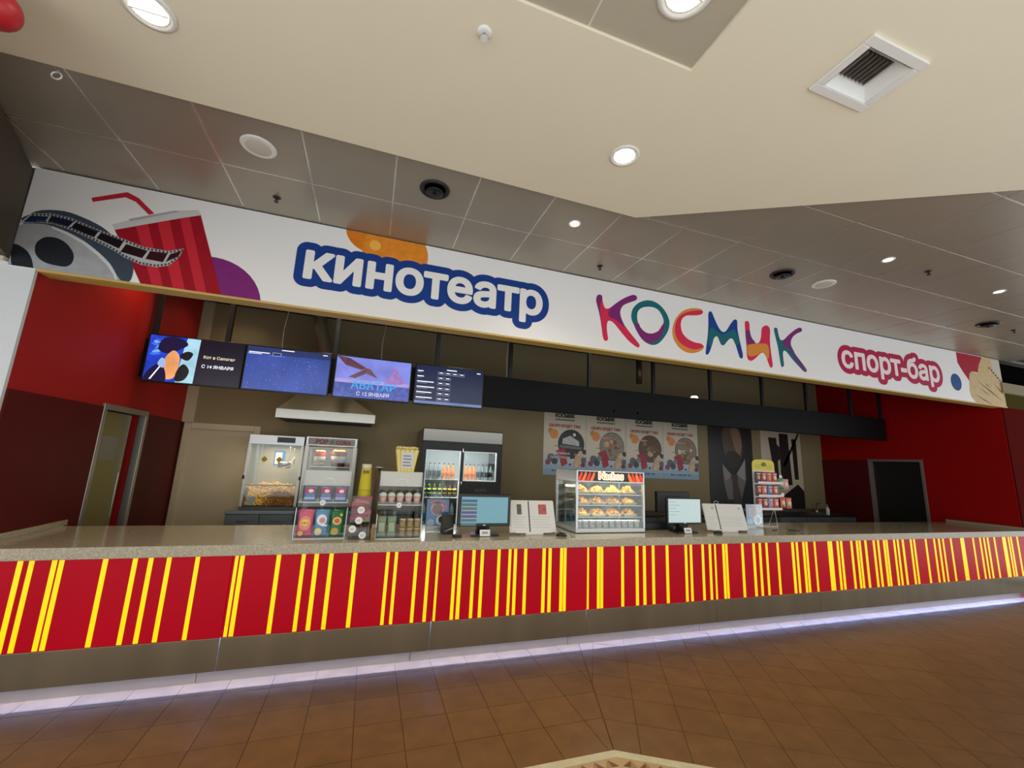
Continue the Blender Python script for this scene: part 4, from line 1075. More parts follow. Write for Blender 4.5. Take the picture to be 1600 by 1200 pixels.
# ------------------------------------------------------------------ popcorn machines
M_PC = mat('popcorn', '#f0c968', 0.8, var=0.2, scale=60)
M_PCD = mat('popcorn_caramel', '#a8743a', 0.8, var=0.3, scale=60)
M_PANE = glass('clear_pane')
def popcorn_heap(x0, x1, y0, y1, z0, hf, m, name, parent, n=420, r=.014, lo=0.55, slope=0.0):
    b = MB()
    for _ in range(n):
        x, y = random.uniform(x0, x1), random.uniform(y0, y1)
        z = z0 + hf(x) * random.uniform(lo, 1.0)
        y += slope * (z - z0) / max(.01, hf(x))
        rr = r * random.uniform(.7, 1.2)
        vs = [(x + rr * math.cos(a) * random.uniform(.7, 1.2), y + rr * math.sin(a) * random.uniform(.7, 1.2), z + random.uniform(-.3, .3) * rr) for a in (0, PI / 2, PI, 3 * PI / 2)] + [(x, y, z + rr), (x, y, z - rr)]
        b.add(vs, [(0, 1, 4), (1, 2, 4), (2, 3, 4), (3, 0, 4), (1, 0, 5), (2, 1, 5), (3, 2, 5), (0, 3, 5)])
    o = b.build(name, m, parent); o['kind'] = 'stuff'
    return o
def solid_heap(x0, x1, y0, y1, z0, hf, m, name, parent):
    pts = [(x0, z0)] + [(x1, z0)] + [(x1 - (x1 - x0) * k / 14, z0 + hf(x1 - (x1 - x0) * k / 14) * .85) for k in range(15)]
    MB().xz(pts, y0, y1).build(name, m, parent)
p = thing('popcorn_machine', 'steel and glass popcorn machine full of popcorn on the grey cabinet', 'popcorn machine', (-1.165, 6.235, 0.9455))
w = 0.325
MB().box(-w, w, 0.0, 0.5, 0.0, 0.045).build('base', mat('machine_base', '#5c5f62', .35, metal=.6), p, bevel=.003)
MB().box(-w, w, 0.0, 0.5, 0.83, 0.955).build('head', mat('machine_steel', '#c3c4c2', .3, metal=.7), p, bevel=.004)
MB().box(-.0, .215, -.004, .001, .865, .935).build('control_panel', M_BLK2, p)
for x in (-w, w - .03):
    for y in (0.0, .47): MB().box(x, x + .03, y, y + .03, .045, .83).build('corner_post', M_ALU, p)
MB().box(-w + .03, w - .03, .488, .494, .045, .83).build('back_pane', mat('frosted_back', '#a9a58e', .5), p)
for x in (-w + .012, w - .018): MB().box(x, x + .006, .03, .47, .045, .83).build('side_pane', M_PANE, p)
for x in (-.02, ): MB().box(-.165, -.155, .006, .012, .34, .83).build('door_rail', M_ALU, p)
MB().box(-w + .03, w - .03, .004, .01, .32, .83).build('door_pane', M_PANE, p)
MB().box(-w + .03, w - .03, .0, .012, .305, .32).build('bin_rail', mat('bin_rail', '#e0d6b8', .4), p)
MB().box(-w + .03, w - .03, .004, .008, .045, .305).build('bin_pane', M_PANE, p)
for x in (-w - .012, w - .012): MB().box(x, x + .024, -.014, .0, .385, .43).build('hinge', M_BLACK, p)
hf = lambda x: .235 + .05 * math.cos(x * 5) + .012 * math.sin(x * 40)
solid_heap(-w + .035, w - .035, .17, .47, .046, hf, M_PC, 'popcorn_bed', p)
popcorn_heap(-w + .045, w - .045, .024, .06, .05, lambda x: hf(x), M_PC, 'popcorn', p, 2200, .013, 0.02, .13)
popcorn_heap(-.08, w - .05, .016, .03, .05, lambda x: .19 * math.cos((x - .12) * 5.2), M_PCD, 'caramel_popcorn', p, 900, .012, 0.02, .07)
b = MB(); b.xz([(-.27, .17), (-.15, .17), (-.18, .06), (-.24, .06)], .0125, .03); b.build('scoop', mat('scoop_white', '#eceae4', .4), p)
for x in (-.12, .055):
    MB().xz([(x, .60), (x + .04, .64), (x, .68), (x - .04, .64)], -.0005, .0035).build('warning_sticker', mat('warning_yellow', '#c9a52e', .5), p)
b = MB().lathe([(.02, .52), (.075, .53), (.085, .60), (.08, .61)], .08, .25, 20).build('kettle', M_STEEL, p, True)
MB().tube([(.13, .22, .83), (.14, .22, .62), (.20, .20, .58), (.21, .18, .66)], .007, 8).build('kettle_arm', M_STEEL, p)
MB().tube([(.20, .1, .80), (.22, .1, .68), (.17, .08, .56), (.10, .06, .535)], .005, 8).build('tongs', M_STEEL, p)
MB().box(-.10, .04, .482, .487, .55, .76).build('instruction_sheet', mat('instruction_blue', '#3f7fc4', .5), p)
MB().box(-.085, .0, .479, .4815, .57, .735).build('instruction_page', M_WPLA, p)
area('machine_light', (0, .04, .80), .5, .04, 2.6, (1, .86, .62), (math.radians(6), 0, 0), p)  # extra area light added near the front to brighten the popcorn
area('machine_light', (0, .25, .82), .4, .2, 2.0, (1, .86, .62), (0, 0, 0), p)
p = thing('popcorn_warmer', 'steel popcorn display cabinet with cardboard buckets, right of the popcorn machine', 'popcorn machine', (-0.497, 6.235, 0.9455))
MB().box(-w, w, 0.0, 0.5, 0.0, 0.05).build('base', mat('machine_base', '#5c5f62', .35, metal=.6), p, bevel=.003)
MB().box(-w, w, 0.0, 0.5, 0.845, 0.965).build('head', mat('machine_steel', '#c3c4c2', .3, metal=.7), p, bevel=.004)
MB().box(-w + .03, w - .03, -.003, .001, .862, .95).build('head_print', mat('popcorn_header', '#9a9a98', .5, var=.1, scale=30), p)
text_mb('POP', -.20, .877, .15, -.005, .0015, .03).build('lettering', mat('popcorn_letters', '#8e1f28', .5), p)
text_mb('CORN', .05, .877, .19, -.005, .0015, .03).build('lettering', mat('popcorn_letters', '#8e1f28', .5), p)
MB().disc_xz(0, .905, .028, -.0045, 0, 14).build('header_mark', mat('header_mark', '#7d7f5c', .5), p)
for x in (-w, w - .045):
    for y in (0.0, .46): MB().box(x, x + .045, y, y + .04, .05, .845).build('corner_post', M_ALU, p)
MB().box(-w + .045, w - .045, .48, .494, .05, .845).build('back_panel', mat('warmer_back', '#b5b2a6', .4, metal=.3), p)
b = MB(); b.hole([(-w + .045, .32), (w - .045, .32), (w - .045, .83), (-w + .045, .83)], [(-w + .065, .34), (w - .065, .34), (w - .065, .805), (-w + .065, .805)], .002, .012)
b.build('door_frame', mat('warmer_frame', '#dcdcd8', .4), p)
MB().box(-w + .065, w - .065, .006, .01, .34, .805).build('door_pane', M_PANE, p)
MB().box(-w + .045, w - .045, .05, .48, .05, .10).build('tray', M_STEEL, p)
MB().box(-w + .045, w - .045, .03, .48, .565, .575).build('shelf', M_STEEL, p)
area('warmer_light', (0, .08, .835), .4, .1, 1.3, (1, .9, .72), (0, 0, 0), p)
def bucket(x, y, z, r0, r1, h, c1, c2, lb):
    t = thing('popcorn_bucket', lb, 'bucket', (x, y, z), 0, 'popcorn buckets in the display cabinet')
    MB().lathe([(r0, 0), (r1, h)], 0, 0, 20).build('bucket_wall', mat('bucket_' + c1, c1, .6), t, True)
    MB().lathe([(r0 + (r1 - r0) * .25 + .0006, h * .25), (r0 + (r1 - r0) * .7 + .0006, h * .7)], 0, 0, 20).build('label_band', mat('bucket_label', '#d9d4c8', .6, var=.12, scale=60), t, True)
    MB().lathe([(r0 + .0006, .002), (r0 + (r1 - r0) * .25 + .0006, h * .25)], 0, 0, 20).build('foot_band', mat('bucket_' + c2, c2, .6), t, True)
    popcorn_heap(-r1 * .7, r1 * .7, -r1 * .7, r1 * .7, h - .01, lambda q: .03, M_PC, 'popcorn', t, 60)
bucket(-0.64, 6.36, 1.5212, .060, .078, .185, '#b3242c', '#c9a94a', 'smaller red and cream popcorn bucket on the left of the display cabinet')
bucket(-0.40, 6.37, 1.5212, .085, .105, .20, '#7c2019', '#6d1d18', 'larger dark red popcorn bucket on the right of the display cabinet')

# ------------------------------------------------------------------ posters on the back wall
def poster_shape(t, name, pts, c, lay, W, Hh, sm=0, var=0.0):
    if sm: pts = smooth_poly(pts, sm)
    pts = clip_rect(pts, 0.0005, W - .0005, 0.0005, Hh - .0005)
    if len(pts) >= 3: MB().xz(pts, -0.003 - .0005 * lay, -0.002).build(name, mat('poster_' + c.strip('#'), c, .45, var=var, scale=22), t)
PW, PH = 0.836, 1.19
LBS = ('leftmost food poster, showing a sports bar scene', 'second food poster from the left, showing glazed meat', 'third food poster from the left, showing brown snacks', 'rightmost of the four food posters, showing a pale dish')
for k in range(4):
    t = thing('food_poster', LBS[k], 'poster', (2.885 + .843 * k, YB - .001, 1.50), 0, 'announcement posters on the back wall')
    MB().box(0, PW, -.003, 0, 0, PH).build('sheet', mat('poster_sheet', '#d0c6b0', .4, var=.03, scale=2), t)
    for q in range(4):
        poster_shape(t, 'colour_band', rect(0, PW, 0, .34 - .08 * q), ('#c4c7c6', '#b4c2cb', '#9db6c8', '#86a9c4')[q], 1 + q, PW, PH)
    text_mb('КОСМИК', .22, 1.02, .38, -.006, .001, .0, pad=.006, grid=.003, holes=True).build('logo_lettering', mat('poster_ink', '#2a2622', .5), t)
    poster_shape(t, 'logo_bar', rect(.22, .60, .965, .99), '#2a2622', 1, PW, PH)
    b = MB()
    for q in range(9): b.xz(rect(.235 + .04 * q, .25 + .04 * q, .971, .984), -.0046, -.003)
    b.build('logo_bar_mark', mat('poster_mark', '#cfc8b8', .5), t)
    text_mb('СКОРО БУДЕТ ТАК!', .10, .845, .62, -.006, .001, .0, pad=.0035, grid=.0025, holes=True).build('headline', mat('poster_red', '#a3282c', .5), t)
    poster_shape(t, 'orange_ball', circle(.13, .77, .05), '#d08238', 5, PW, PH, 0, .15)
    poster_shape(t, 'orange_ball', circle(.20, .715, .085), '#d98a44', 6, PW, PH, 0, .15)
    if k:
        poster_shape(t, 'red_caption_line', [(.24, .69), (.42, .685), (.50, .70), (.42, .715), (.24, .715)], '#d48a80', 7, PW, PH)
    cc = (('#23241f', '#b7b7b2', '#5b544c'), ('#8d8378', '#a8632f', '#d0a171'), ('#5d4128', '#c4a177', '#8d6b42'), ('#8a7c68', '#cfc3b0', '#9a6740'))[k]
    poster_shape(t, 'photo_rim', circle(.54, .55, .262), '#2e2a26', 5, PW, PH)
    poster_shape(t, 'photo_disc', circle(.54, .55, .250), cc[0], 6, PW, PH, 0, .35)
    rnd = random.Random(40 + k)
    if k == 0:
        poster_shape(t, 'photo_shape', [(.37, .64), (.52, .70), (.70, .60), (.70, .52), (.36, .55)], cc[1], 7, PW, PH, 0, .3)
        poster_shape(t, 'photo_shape', [(.31, .53), (.76, .50), (.74, .46), (.32, .48)], '#6f6a68', 8, PW, PH)
        poster_shape(t, 'photo_shape', circle(.60, .72, .03), '#d8d6d0', 8, PW, PH)
    else:
        for q in range(12):
            a, rr = rnd.uniform(0, 2 * PI), rnd.uniform(0, .17)
            cx, cz, s = .54 + rr * math.cos(a), .54 + rr * math.sin(a), rnd.uniform(.035, .075)
            pts = [(cx + s * rnd.uniform(.6, 1.2) * math.cos(2 * PI * i / 6), cz + s * rnd.uniform(.5, 1.0) * math.sin(2 * PI * i / 6)) for i in range(6)]
            poster_shape(t, 'photo_shape', pts, (cc[1], cc[2], cc[0], '#7a5230')[q % 4], 7 + .5 * q, PW, PH, 3, .3)
    poster_shape(t, 'cup_shape', [(.24, .42), (.40, .48), (.48, .30), (.34, .25)], '#9c2434', 13, PW, PH, 0, .1)
    poster_shape(t, 'cup_shape', [(.32, .25), (.45, .30), (.47, .20), (.36, .15)], '#a52a3a', 14, PW, PH, 0, .1)
    poster_shape(t, 'straw_shape', [(.20, .50), (.24, .52), (.30, .49), (.295, .483), (.24, .508), (.205, .492)], '#77706c', 12, PW, PH)
    for q, (cx, cz, r, c) in enumerate(((.15, .30, .07, '#59616a'), (.22, .24, .06, '#3c444d'), (.09, .22, .05, '#8a4058'), (.27, .32, .05, '#7d858c'), (.70, .30, .09, '#c6a983'), (.66, .21, .075, '#d0b48e'), (.73, .39, .05, '#cdbba0'), (.79, .27, .055, '#5d5a62'), (.80, .42, .045, '#262f42'), (.78, .19, .04, '#6a2c56'), (.52, .19, .018, '#2b3a52'), (.62, .36, .03, '#8d7c66'))):
        poster_shape(t, 'confetti_shape', circle(cx, cz, r, 14), c, 15 + q, PW, PH, 0, .25)
    if k == 0:
        text_mb('спортивные', .13, .36, .38, -.0175, .001, .01).build('caption', mat('poster_white', '#e6dfe2', .5), t)
        text_mb('трансляции', .13, .29, .38, -.0175, .001, .01).build('caption', mat('poster_white', '#e6dfe2', .5), t)
    b = MB()
    for q in range(14):
        if q not in (3, 11): b.xz(rect(.17 + .034 * q, .195 + .034 * q, .065, .085 + .012 * (q % 3 == 0)), -.0062, -.003)
    b.build('address_line', mat('poster_navy', '#2a4568', .5), t)
# dark portrait poster: plain stand-in, a dark suit with an open collar
PW2, PH2 = 1.17, 1.80
t = thing('film_poster', 'large dark poster of a figure in a suit and tie', 'poster', (6.515, YB - .001, 0.955), 0, 'film posters')
MB().box(0, PW2, -.003, 0, 0, PH2).build('sheet', mat('film_dark', '#1b1a19', .45, var=.1, scale=3), t)
poster_shape(t, 'head_shape', [(.42, 1.62), (.80, 1.66), (.90, 1.30), (.84, 1.00), (.66, .86), (.48, .98), (.38, 1.28)], '#5a4434', 1, PW2, PH2, 4, .2)
poster_shape(t, 'head_shape', [(.60, 1.60), (.80, 1.62), (.88, 1.30), (.80, 1.05), (.70, 1.2), (.64, 1.4)], '#86684f', 2, PW2, PH2, 4, .15)
poster_shape(t, 'head_shape', [(.40, 1.62), (.36, 1.9), (.92, 1.9), (.82, 1.62), (.6, 1.68)], '#171514', 3, PW2, PH2)
poster_shape(t, 'head_shape', [(.46, 1.10), (.64, 1.16), (.82, 1.06), (.78, .90), (.62, .80), (.50, .92)], '#2b2420', 3, PW2, PH2, 4)
poster_shape(t, 'shirt_shape', [(.34, .86), (.56, .60), (.72, .62), (.95, .98), (.96, .60), (.80, .18), (.44, .18), (.36, .55)], '#6f6560', 4, PW2, PH2, 0, .1)
poster_shape(t, 'collar_shape', [(.34, .88), (.40, .55), (.60, .64)], '#8a7f78', 5, PW2, PH2)
poster_shape(t, 'collar_shape', [(.95, 1.00), (.92, .55), (.70, .68)], '#94908f', 5, PW2, PH2)
poster_shape(t, 'tie_shape', [(.54, .66), (.74, .68), (.72, .52), (.84, .06), (.60, .02), (.58, .52)], '#3d3230', 6, PW2, PH2)
poster_shape(t, 'suit_shape', [(0, .75), (.34, .88), (.36, .5), (.50, 0), (0, 0)], '#141312', 7, PW2, PH2)
poster_shape(t, 'suit_shape', [(PW2, .75), (.96, .92), (.97, .5), (.78, 0), (PW2, 0)], '#141312', 7, PW2, PH2)
t = thing('film_poster', 'pale poster with bold dark strokes beside the red corner', 'poster', (7.93, YB - .001, 0.955), 0, 'film posters')
MB().box(0, PW2, -.003, 0, 0, PH2).build('sheet', mat('film_cream', '#c9b89f', .45, var=.06, scale=3), t)
for pts in ([(.22, 1.50), (.46, 1.50), (.46, .62), (.34, .62)], [(.54, 1.60), (.80, 1.60), (.84, .50), (.52, .50)], [(.90, 1.50), (1.04, 1.50), (1.04, .62), (.92, .62)], [(.60, .92), (1.12, 1.66), (1.15, 1.62), (.66, .88)]):
    poster_shape(t, 'ink_stroke', pts, '#1f1a17', 1, PW2, PH2)
poster_shape(t, 'ink_blot', [(.46, 1.36), (.54, 1.30), (.54, 1.05), (.46, 1.0)], '#2c211b', 2, PW2, PH2, 0, .4)
poster_shape(t, 'ink_blot', [(.0, .0), (PW2, .0), (PW2, .38), (1.0, .52), (.6, .30), (.2, .12)], '#1d1916', 3, PW2, PH2, 0, .3)

# ------------------------------------------------------------------ goods
def bag_mb(w, h, d):
    """pillow pack standing in the xz plane, crimped at top and bottom"""
    nx, nz = 6, 9
    b = MB(); vs = []; fs = []
    for s in (-1, 1):
        for j in range(nz + 1):
            for i in range(nx + 1):
                u, v = i / nx, j / nz
                k = (math.sin(PI * u) ** .6) * (max(0.0, math.sin(PI * v)) ** .5)
                vs.append(((u - .5) * w * (1 - .06 * math.sin(PI * v)), s * (.001 + d / 2 * k), v * h))
    N = (nx + 1) * (nz + 1)
    for s in (0, 1):
        for j in range(nz):
            for i in range(nx):
                a = s * N + j * (nx + 1) + i
                fs.append((a, a + 1, a + nx + 2, a + nx + 1))
    for i in range(nx):
        for a in (i, nz * (nx + 1) + i): fs.append((a, a + 1, a + 1 + N, a + N))
    for j in range(nz):
        for a in (j * (nx + 1), j * (nx + 1) + nx): fs.append((a, a + nx + 1, a + nx + 1 + N, a + N))
    return b.add(vs, fs)
def pack(name, lb, cat, loc, w, h, d, col, prints=(), rx=-.12, gp=None, rz=0.0):
    """prints: (kind, cx, cz, rx, rz, colour) as fractions of the pack"""
    t = thing(name, lb, cat, loc, rz, gp)
    t.rotation_euler = (rx, 0, rz)
    bag_mb(w, h, d).build('pouch', mat('pack_' + col, col, .28, var=.18, scale=18), t, True)
    for q, (kd, cx, cz, a, c2, col2) in enumerate(prints):
        y = -d / 2 - .0008 * (q + 1)
        if kd == 'o':
            MB().disc_xz(cx * w, cz * h, c2 * h, y, y + .004, 20, a * w / (c2 * h)).build('print_disc', mat('packprint_' + col2, col2, .4, var=.1, scale=40), t)
        elif kd == 'b':
            MB().xz(rect((cx - a) * w, (cx + a) * w, (cz - c2) * h, (cz + c2) * h), y, y + .003).build('print_block', mat('packprint_' + col2, col2, .4, var=.1, scale=40), t)
        else:
            text_mb(kd, (cx - a) * w, cz * h, 2 * a * w, y, .001, .02).build('print_lettering', mat('packprint_' + col2, col2, .4), t)
    return t
M_ACR = glass('acrylic', (.97, .98, .98), .06, .08)
M_EDGE = mat('acrylic_edge', '#d9dfda', .25)
M_FROST = mat('frosted_header', '#c9cbc6', .45)
def sticker(x, z, y, r, t, name='price_sticker'):
    o = MB().disc_xz(x, z, r, y - .0012, y, 20).build(name, M_WPLA, t)
    b = MB()
    for k in range(2): b.xz(rect(x - r * .5, x + r * (.45 - .2 * k), z + r * (.1 - .35 * k), z + r * (.22 - .35 * k)), y - .0017, y - .001)
    b.build('sticker_print', mat('sticker_ink', '#7b7176', .6), o)

def tier_stand(lb, loc, w, zl, zu, zh0, zh1, yh):
    t = thing('acrylic_stand', lb, 'display stand', loc, 0, 'two tier acrylic counter stands')
    h = w / 2
    MB().box(-h, h, 0, yh + .06, 0, .006).build('base_sheet', M_ACR, t)
    MB().box(-h, h, -.004, .002, 0.0, .05).build('front_lip', M_ACR, t)
    MB().box(-h, h, -.006, .004, .0, .007).build('front_edge', M_EDGE, t)
    for s in (-1, 1):
        MB().yz([(0, 0), (yh + .06, 0), (yh + .06, zh1), (yh - .02, zh1), (.11, zu + .08), (.02, zl)], s * h - .002, s * h + .002).build('side_sheet', M_ACR, t)
        MB().yz([(-.004, .0), (.004, .0), (.024, zl), (.016, zl)], s * h - .003, s * h + .003).build('side_edge', M_EDGE, t)
    MB().box(-h, h, .10, yh, zu, zu + .005).build('upper_shelf', M_ACR, t)
    MB().box(-h, h, .098, .103, zu, zu + .03).build('upper_lip', M_ACR, t)
    MB().box(-h, h, .096, .104, zu - .002, zu + .004).build('upper_edge', M_EDGE, t)
    MB().box(-h, h, yh, yh + .004, zh0, zh1).build('header_panel', M_FROST, t)
    MB().box(-h, h, yh + .004, yh + .12, zh1 - .006, zh1).build('top_sheet', M_FROST, t)
    MB().box(-h, h, yh + .116, yh + .12, .006, zh1 - .006).build('back_sheet', M_ACR, t)
    MB().tube([(h * .05 + .055 * math.cos(a), yh - .003, zh0 + .025 + .04 * math.sin(a)) for a in [PI * k / 8 for k in range(9)]], .003, 5).build('header_arc', mat('arc_white', '#f0f2f0', .3), t)
    sticker(-.01, zu + .0, .095, .024, t)
    return t
tier_stand('acrylic two tier stand of crisps in front of the popcorn cabinet', (-.332, 3.985, ZT), .40, .25, .285, .42, .555, .22)
YP = 3.985
CR = 'crisps on the first acrylic stand'
pack('crisp_bag', 'large pink crisp bag on the lower tier of the crisps stand', 'crisps', (-.455, YP + .045, ZT + .0075), .125, .225, .05, '#c95f7c', (('o', 0, .5, .36, .26, '#e08a7a'), ('o', 0, .52, .24, .12, '#e8c95a'), ("Lay's", 0, .48, .19, 0, '#8e1f2c'), ('o', -.2, .14, .16, .09, '#d9a84a')), gp=CR)
pack('crisp_bag', 'large light blue crisp bag on the lower tier of the crisps stand', 'crisps', (-.328, YP + .045, ZT + .0075), .118, .225, .05, '#5a8db8', (('o', 0, .62, .34, .2, '#d8dfe6'), ('o', .05, .6, .2, .1, '#c98d8a'), ('o', -.15, .2, .24, .13, '#d9c98a'), ('b', .2, .42, .2, .03, '#e3e7ea')), gp=CR)
pack('crisp_bag', 'large dark green crisp bag on the lower tier of the crisps stand', 'crisps', (-.205, YP + .045, ZT + .0075), .118, .225, .05, '#1f6a38', (('o', 0, .58, .30, .14, '#e3c65a'), ('o', 0, .58, .2, .09, '#c9573a'), ('o', -.1, .2, .26, .13, '#b89a3a'), ('o', .25, .8, .1, .05, '#c9c04a')), gp=CR)
for k, (x, c) in enumerate(((-.455, '#5f86b4'), (-.325, '#6f88b0'), (-.205, '#7785b4'))):
    pack('snack_tub', ('left', 'middle', 'right')[k] + ' small blue and pink snack packet on the upper tier of the crisps stand', 'snack', (x, YP + .14, ZT + .2912), .105, .125, .045, c, (('b', 0, .72, .38, .18, '#b83a5c'), ('o', .05, .70, .2, .12, '#e6d3dc'), ('b', 0, .2, .4, .08, '#a3b4d6')), gp='snack packets on the upper tier')
# yellow paper cups, stacked upside down
M_YC = mat('yellow_cup', '#c7b52e', .5, var=.05, scale=20)
for k in range(8):
    lb = 'topmost yellow paper cup of the upside down stack' if k == 7 else ORD[7 - k] + ' yellow paper cup from the top of the upside down stack'
    t = thing('paper_cup', lb, 'cup', (-.008, 4.23, ZT + .0005 + .0555 * k), 0, 'stack of yellow paper cups')
    s = 1 - .030 * k
    MB().lathe([(.074 * s, 0), (.074 * s, .006), (.071 * s, .008), (.0515 * s + .0, .235)], 0, 0, 20).build('cup_wall', M_YC, t, True)
    if k == 7:
        MB().lathe([(.0565 * s, .19), (.0528 * s, .236)], 0, 0, 20).build('cup_foot', mat('cup_cream', '#d9d2b4', .6), t, True)
        b = MB()
        for q in range(4): b.xz([(-.026 + .014 * q, .15 + .006 * (q % 2)), (-.018 + .014 * q, .15), (-.016 + .014 * q, .178), (-.026 + .014 * q, .182 - .006 * (q % 2))], -.0572 * s - .003, -.0572 * s + .004)
        b.build('cup_print', mat('cup_ink', '#5d4a22', .6), t)
# loose sweets bin with stickers
t = thing('sweets_bin', 'narrow acrylic bin of sweets between the two acrylic stands', 'display stand', (-.018, 3.935, ZT))
MB().box(-.082, .082, 0, .15, 0, .005).build('base_sheet', M_ACR, t)
for s in (-1, 1): MB().yz([(0, 0), (.15, 0), (.15, .37), (.03, .355), (.0, .15)], s * .082 - .0015, s * .082 + .0015).build('side_sheet', M_ACR, t)
MB().yz([(.004, .14), (.034, .355), (.037, .355), (.007, .14)], -.08, .08).build('front_sheet', M_ACR, t)
MB().box(-.08, .08, .01, .148, .145, .149).build('shelf', M_ACR, t)
MB().box(-.08, .08, .002, .005, .005, .10).build('front_lip', M_ACR, t)
sticker(.0, .24, .012, .03, t); sticker(-.01, .155, -.001, .03, t); sticker(-.055, .085, -.002, .03, t); sticker(.03, .034, -.002, .03, t)
cols = ['#a3243a', '#8e1c30', '#b5475e', '#9a2038', '#7f1b2c', '#b23a4c', '#a86a5a', '#96203a']
for k in range(8):
    pack('sweet_stick', ORD[k] + ' red sweets packet from the bottom in the narrow acrylic bin', 'sweets', (-.02 + .012 * ((k * 7) % 5 - 2), 3.935 + .045 + .004 * (k % 3) + .002 * k, ZT + .152 + .023 * k), .135, .04, .022, cols[k], (), -.5, 'red sweets packets in the bin', .12 * ((k * 5) % 7 - 3) / 3)
for k in range(4):
    pack('dark_sweet_pack', ('front left', 'front right', 'rear left', 'rear right')[k] + ' dark sweets packet low in the narrow acrylic bin', 'sweets', (-.042 + .07 * (k % 2), 3.935 + .06 + .03 * (k // 2), ZT + .008 + .02 * (k // 2)), .062, .105, .03, '#33262c', (('b', 0, .5, .3, .12, '#6d5560'),), -.2, 'dark sweets packets in the bin')
t = thing('stick_cup', 'small brown cup of wooden sticks beside the sweets bin', 'cup', (.098, 3.90, ZT))
MB().lathe([(.022, 0.0), (.03, .10)], 0, 0, 4, PI / 4).build('cup_wall', mat('kraft', '#7d6a48', .6), t)
for k in range(5): MB().box(-.002, .002, -.001, .001, .06, .13).move(-.012 + .006 * k, .004 * (k % 2), 0).build('stick', mat('stick_wood', '#b9a684', .7), t)
# second stand
tier_stand('acrylic two tier stand of cups and jars, left of the leaflet holder', (.312, 3.93, ZT), .385, .205, .275, .435, .567, .20)
YP = 3.93
jar = None
for k in range(5):
    if jar is None:
        jar = o = thing('dessert_cup', 'clear domed cup of pink sweets on the upper tier of the second stand', 'cup', group='clear dessert cups')
        MB().lathe([(.024, 0), (.033, .07)], 0, 0, 16).build('cup_wall', mat('dessert_pink', '#c9a39c', .35, var=.25, scale=50), o, True)
        MB().lathe([(.035, .07), (.035, .074), (.032, .088), (.018, .10), (.002, .104)], 0, 0, 16).build('dome_lid', mat('dome_clear', '#c9cfcb', .15), o, True)
    else: o = copy_tree(jar)
    o.location = (.158 + .076 * k, YP + .15, ZT + .2802)
    o['label'] = ORD[k] + ' domed cup of pink sweets from left on the second stand'
for k in range(4):
    pack('green_packet', ('front left', 'front right', 'rear left', 'rear right')[k] + ' pale green packet low on the second stand', 'snack', (.165 + .085 * (k % 2), YP + .035 + .04 * (k // 2), ZT + .0075), .075, .175, .028, '#7d8c72', (('b', 0, .5, .3, .2, '#98a58c'), ('b', 0, .75, .3, .02, '#5f6e58')), -.1, 'pale green packets')
jar = None
for k in range(6):
    if jar is None:
        jar = o = thing('nut_jar', 'small clear jar of brown nuts at the lower right of the second stand', 'jar', group='small nut jars')
        MB().lathe([(.026, 0), (.029, .006), (.029, .055), (.025, .062)], 0, 0, 16).build('jar_wall', mat('nuts', '#8d7a55', .35, var=.35, scale=60), o, True)
        MB().lathe([(.029, .062), (.029, .078), (.002, .079)], 0, 0, 16).build('jar_lid', mat('jar_lid', '#b9ab88', .3, metal=.3), o, True)
    else: o = copy_tree(jar)
    o.location = (.345 + .064 * (k % 3), YP + .05, ZT + .0065 + .0795 * (k // 3))
    o['label'] = '%s small nut jar of the %s row on the second stand' % (('left', 'middle', 'right')[k % 3], ('lower', 'upper')[k // 3])
t = thing('popcorn_box', 'yellow popcorn box with a paper note on top of the second stand', 'popcorn box', (.345, 4.19, ZT + .5672))
def frustum(b, w0, d0, w1, d1, z0, z1):
    q0 = [(-w0, -d0), (w0, -d0), (w0, d0), (-w0, d0)]; q1 = [(-w1, -d1), (w1, -d1), (w1, d1), (-w1, d1)]
    return b.add([(*p, z0) for p in q0] + [(*p, z1) for p in q1], [(i, (i + 1) % 4, 4 + (i + 1) % 4, 4 + i) for i in range(4)] + [(3, 2, 1, 0), (4, 5, 6, 7)])
frustum(MB(), .074, .045, .108, .06, 0, .21).build('box_wall', mat('box_yellow', '#d2b93a', .5), t)
for s in range(-2, 3):
    MB().add([(s * .03 - .008, -.0455, .0), (s * .03 + .008, -.0455, .0), (s * .043 + .011, -.0605, .208), (s * .043 - .011, -.0605, .208)], [(0, 1, 2, 3)]).build('box_stripe', mat('box_cream', '#dccf94', .5), t)
MB().add([(-.05, -.0485, .035), (.055, -.0485, .035), (.068, -.0595, .185), (-.055, -.0595, .185)], [(0, 1, 2, 3)]).build('paper_note', mat('note_grey', '#cfd0d2', .6), t)
b = MB()
for k in range(4): b.add([(-.035, -.0515 - .0025 * k - .001, .055 + .03 * k), (.045 - .01 * (k % 2), -.0515 - .0025 * k - .001, .055 + .03 * k), (.045 - .01 * (k % 2), -.0522 - .0025 * k - .001, .066 + .03 * k), (-.035, -.0522 - .0025 * k - .001, .066 + .03 * k)], [(0, 1, 2, 3)])
b.build('note_print', mat('note_ink', '#7e7f86', .6), t)
popcorn_heap(-.095, .095, -.05, .05, .20, lambda x: .03, mat('popcorn_pale', '#e3d39a', .8, var=.15, scale=50), 'popcorn', t, 140, .013)
t = thing('cup_tube', 'brown cup dispenser tube with a steel lid behind the second stand', 'dispenser', (.115, 4.45, ZT))
MB().cyl(0, 0, 0, .56, .042, 20).build('tube', mat('tube_brown', '#6d5a48', .4, var=.1), t, True)
MB().lathe([(.012, .56), (.012, .58), (.058, .585), (.058, .60), (.02, .608)], 0, 0, 20).build('lid', M_STEEL, t, True)

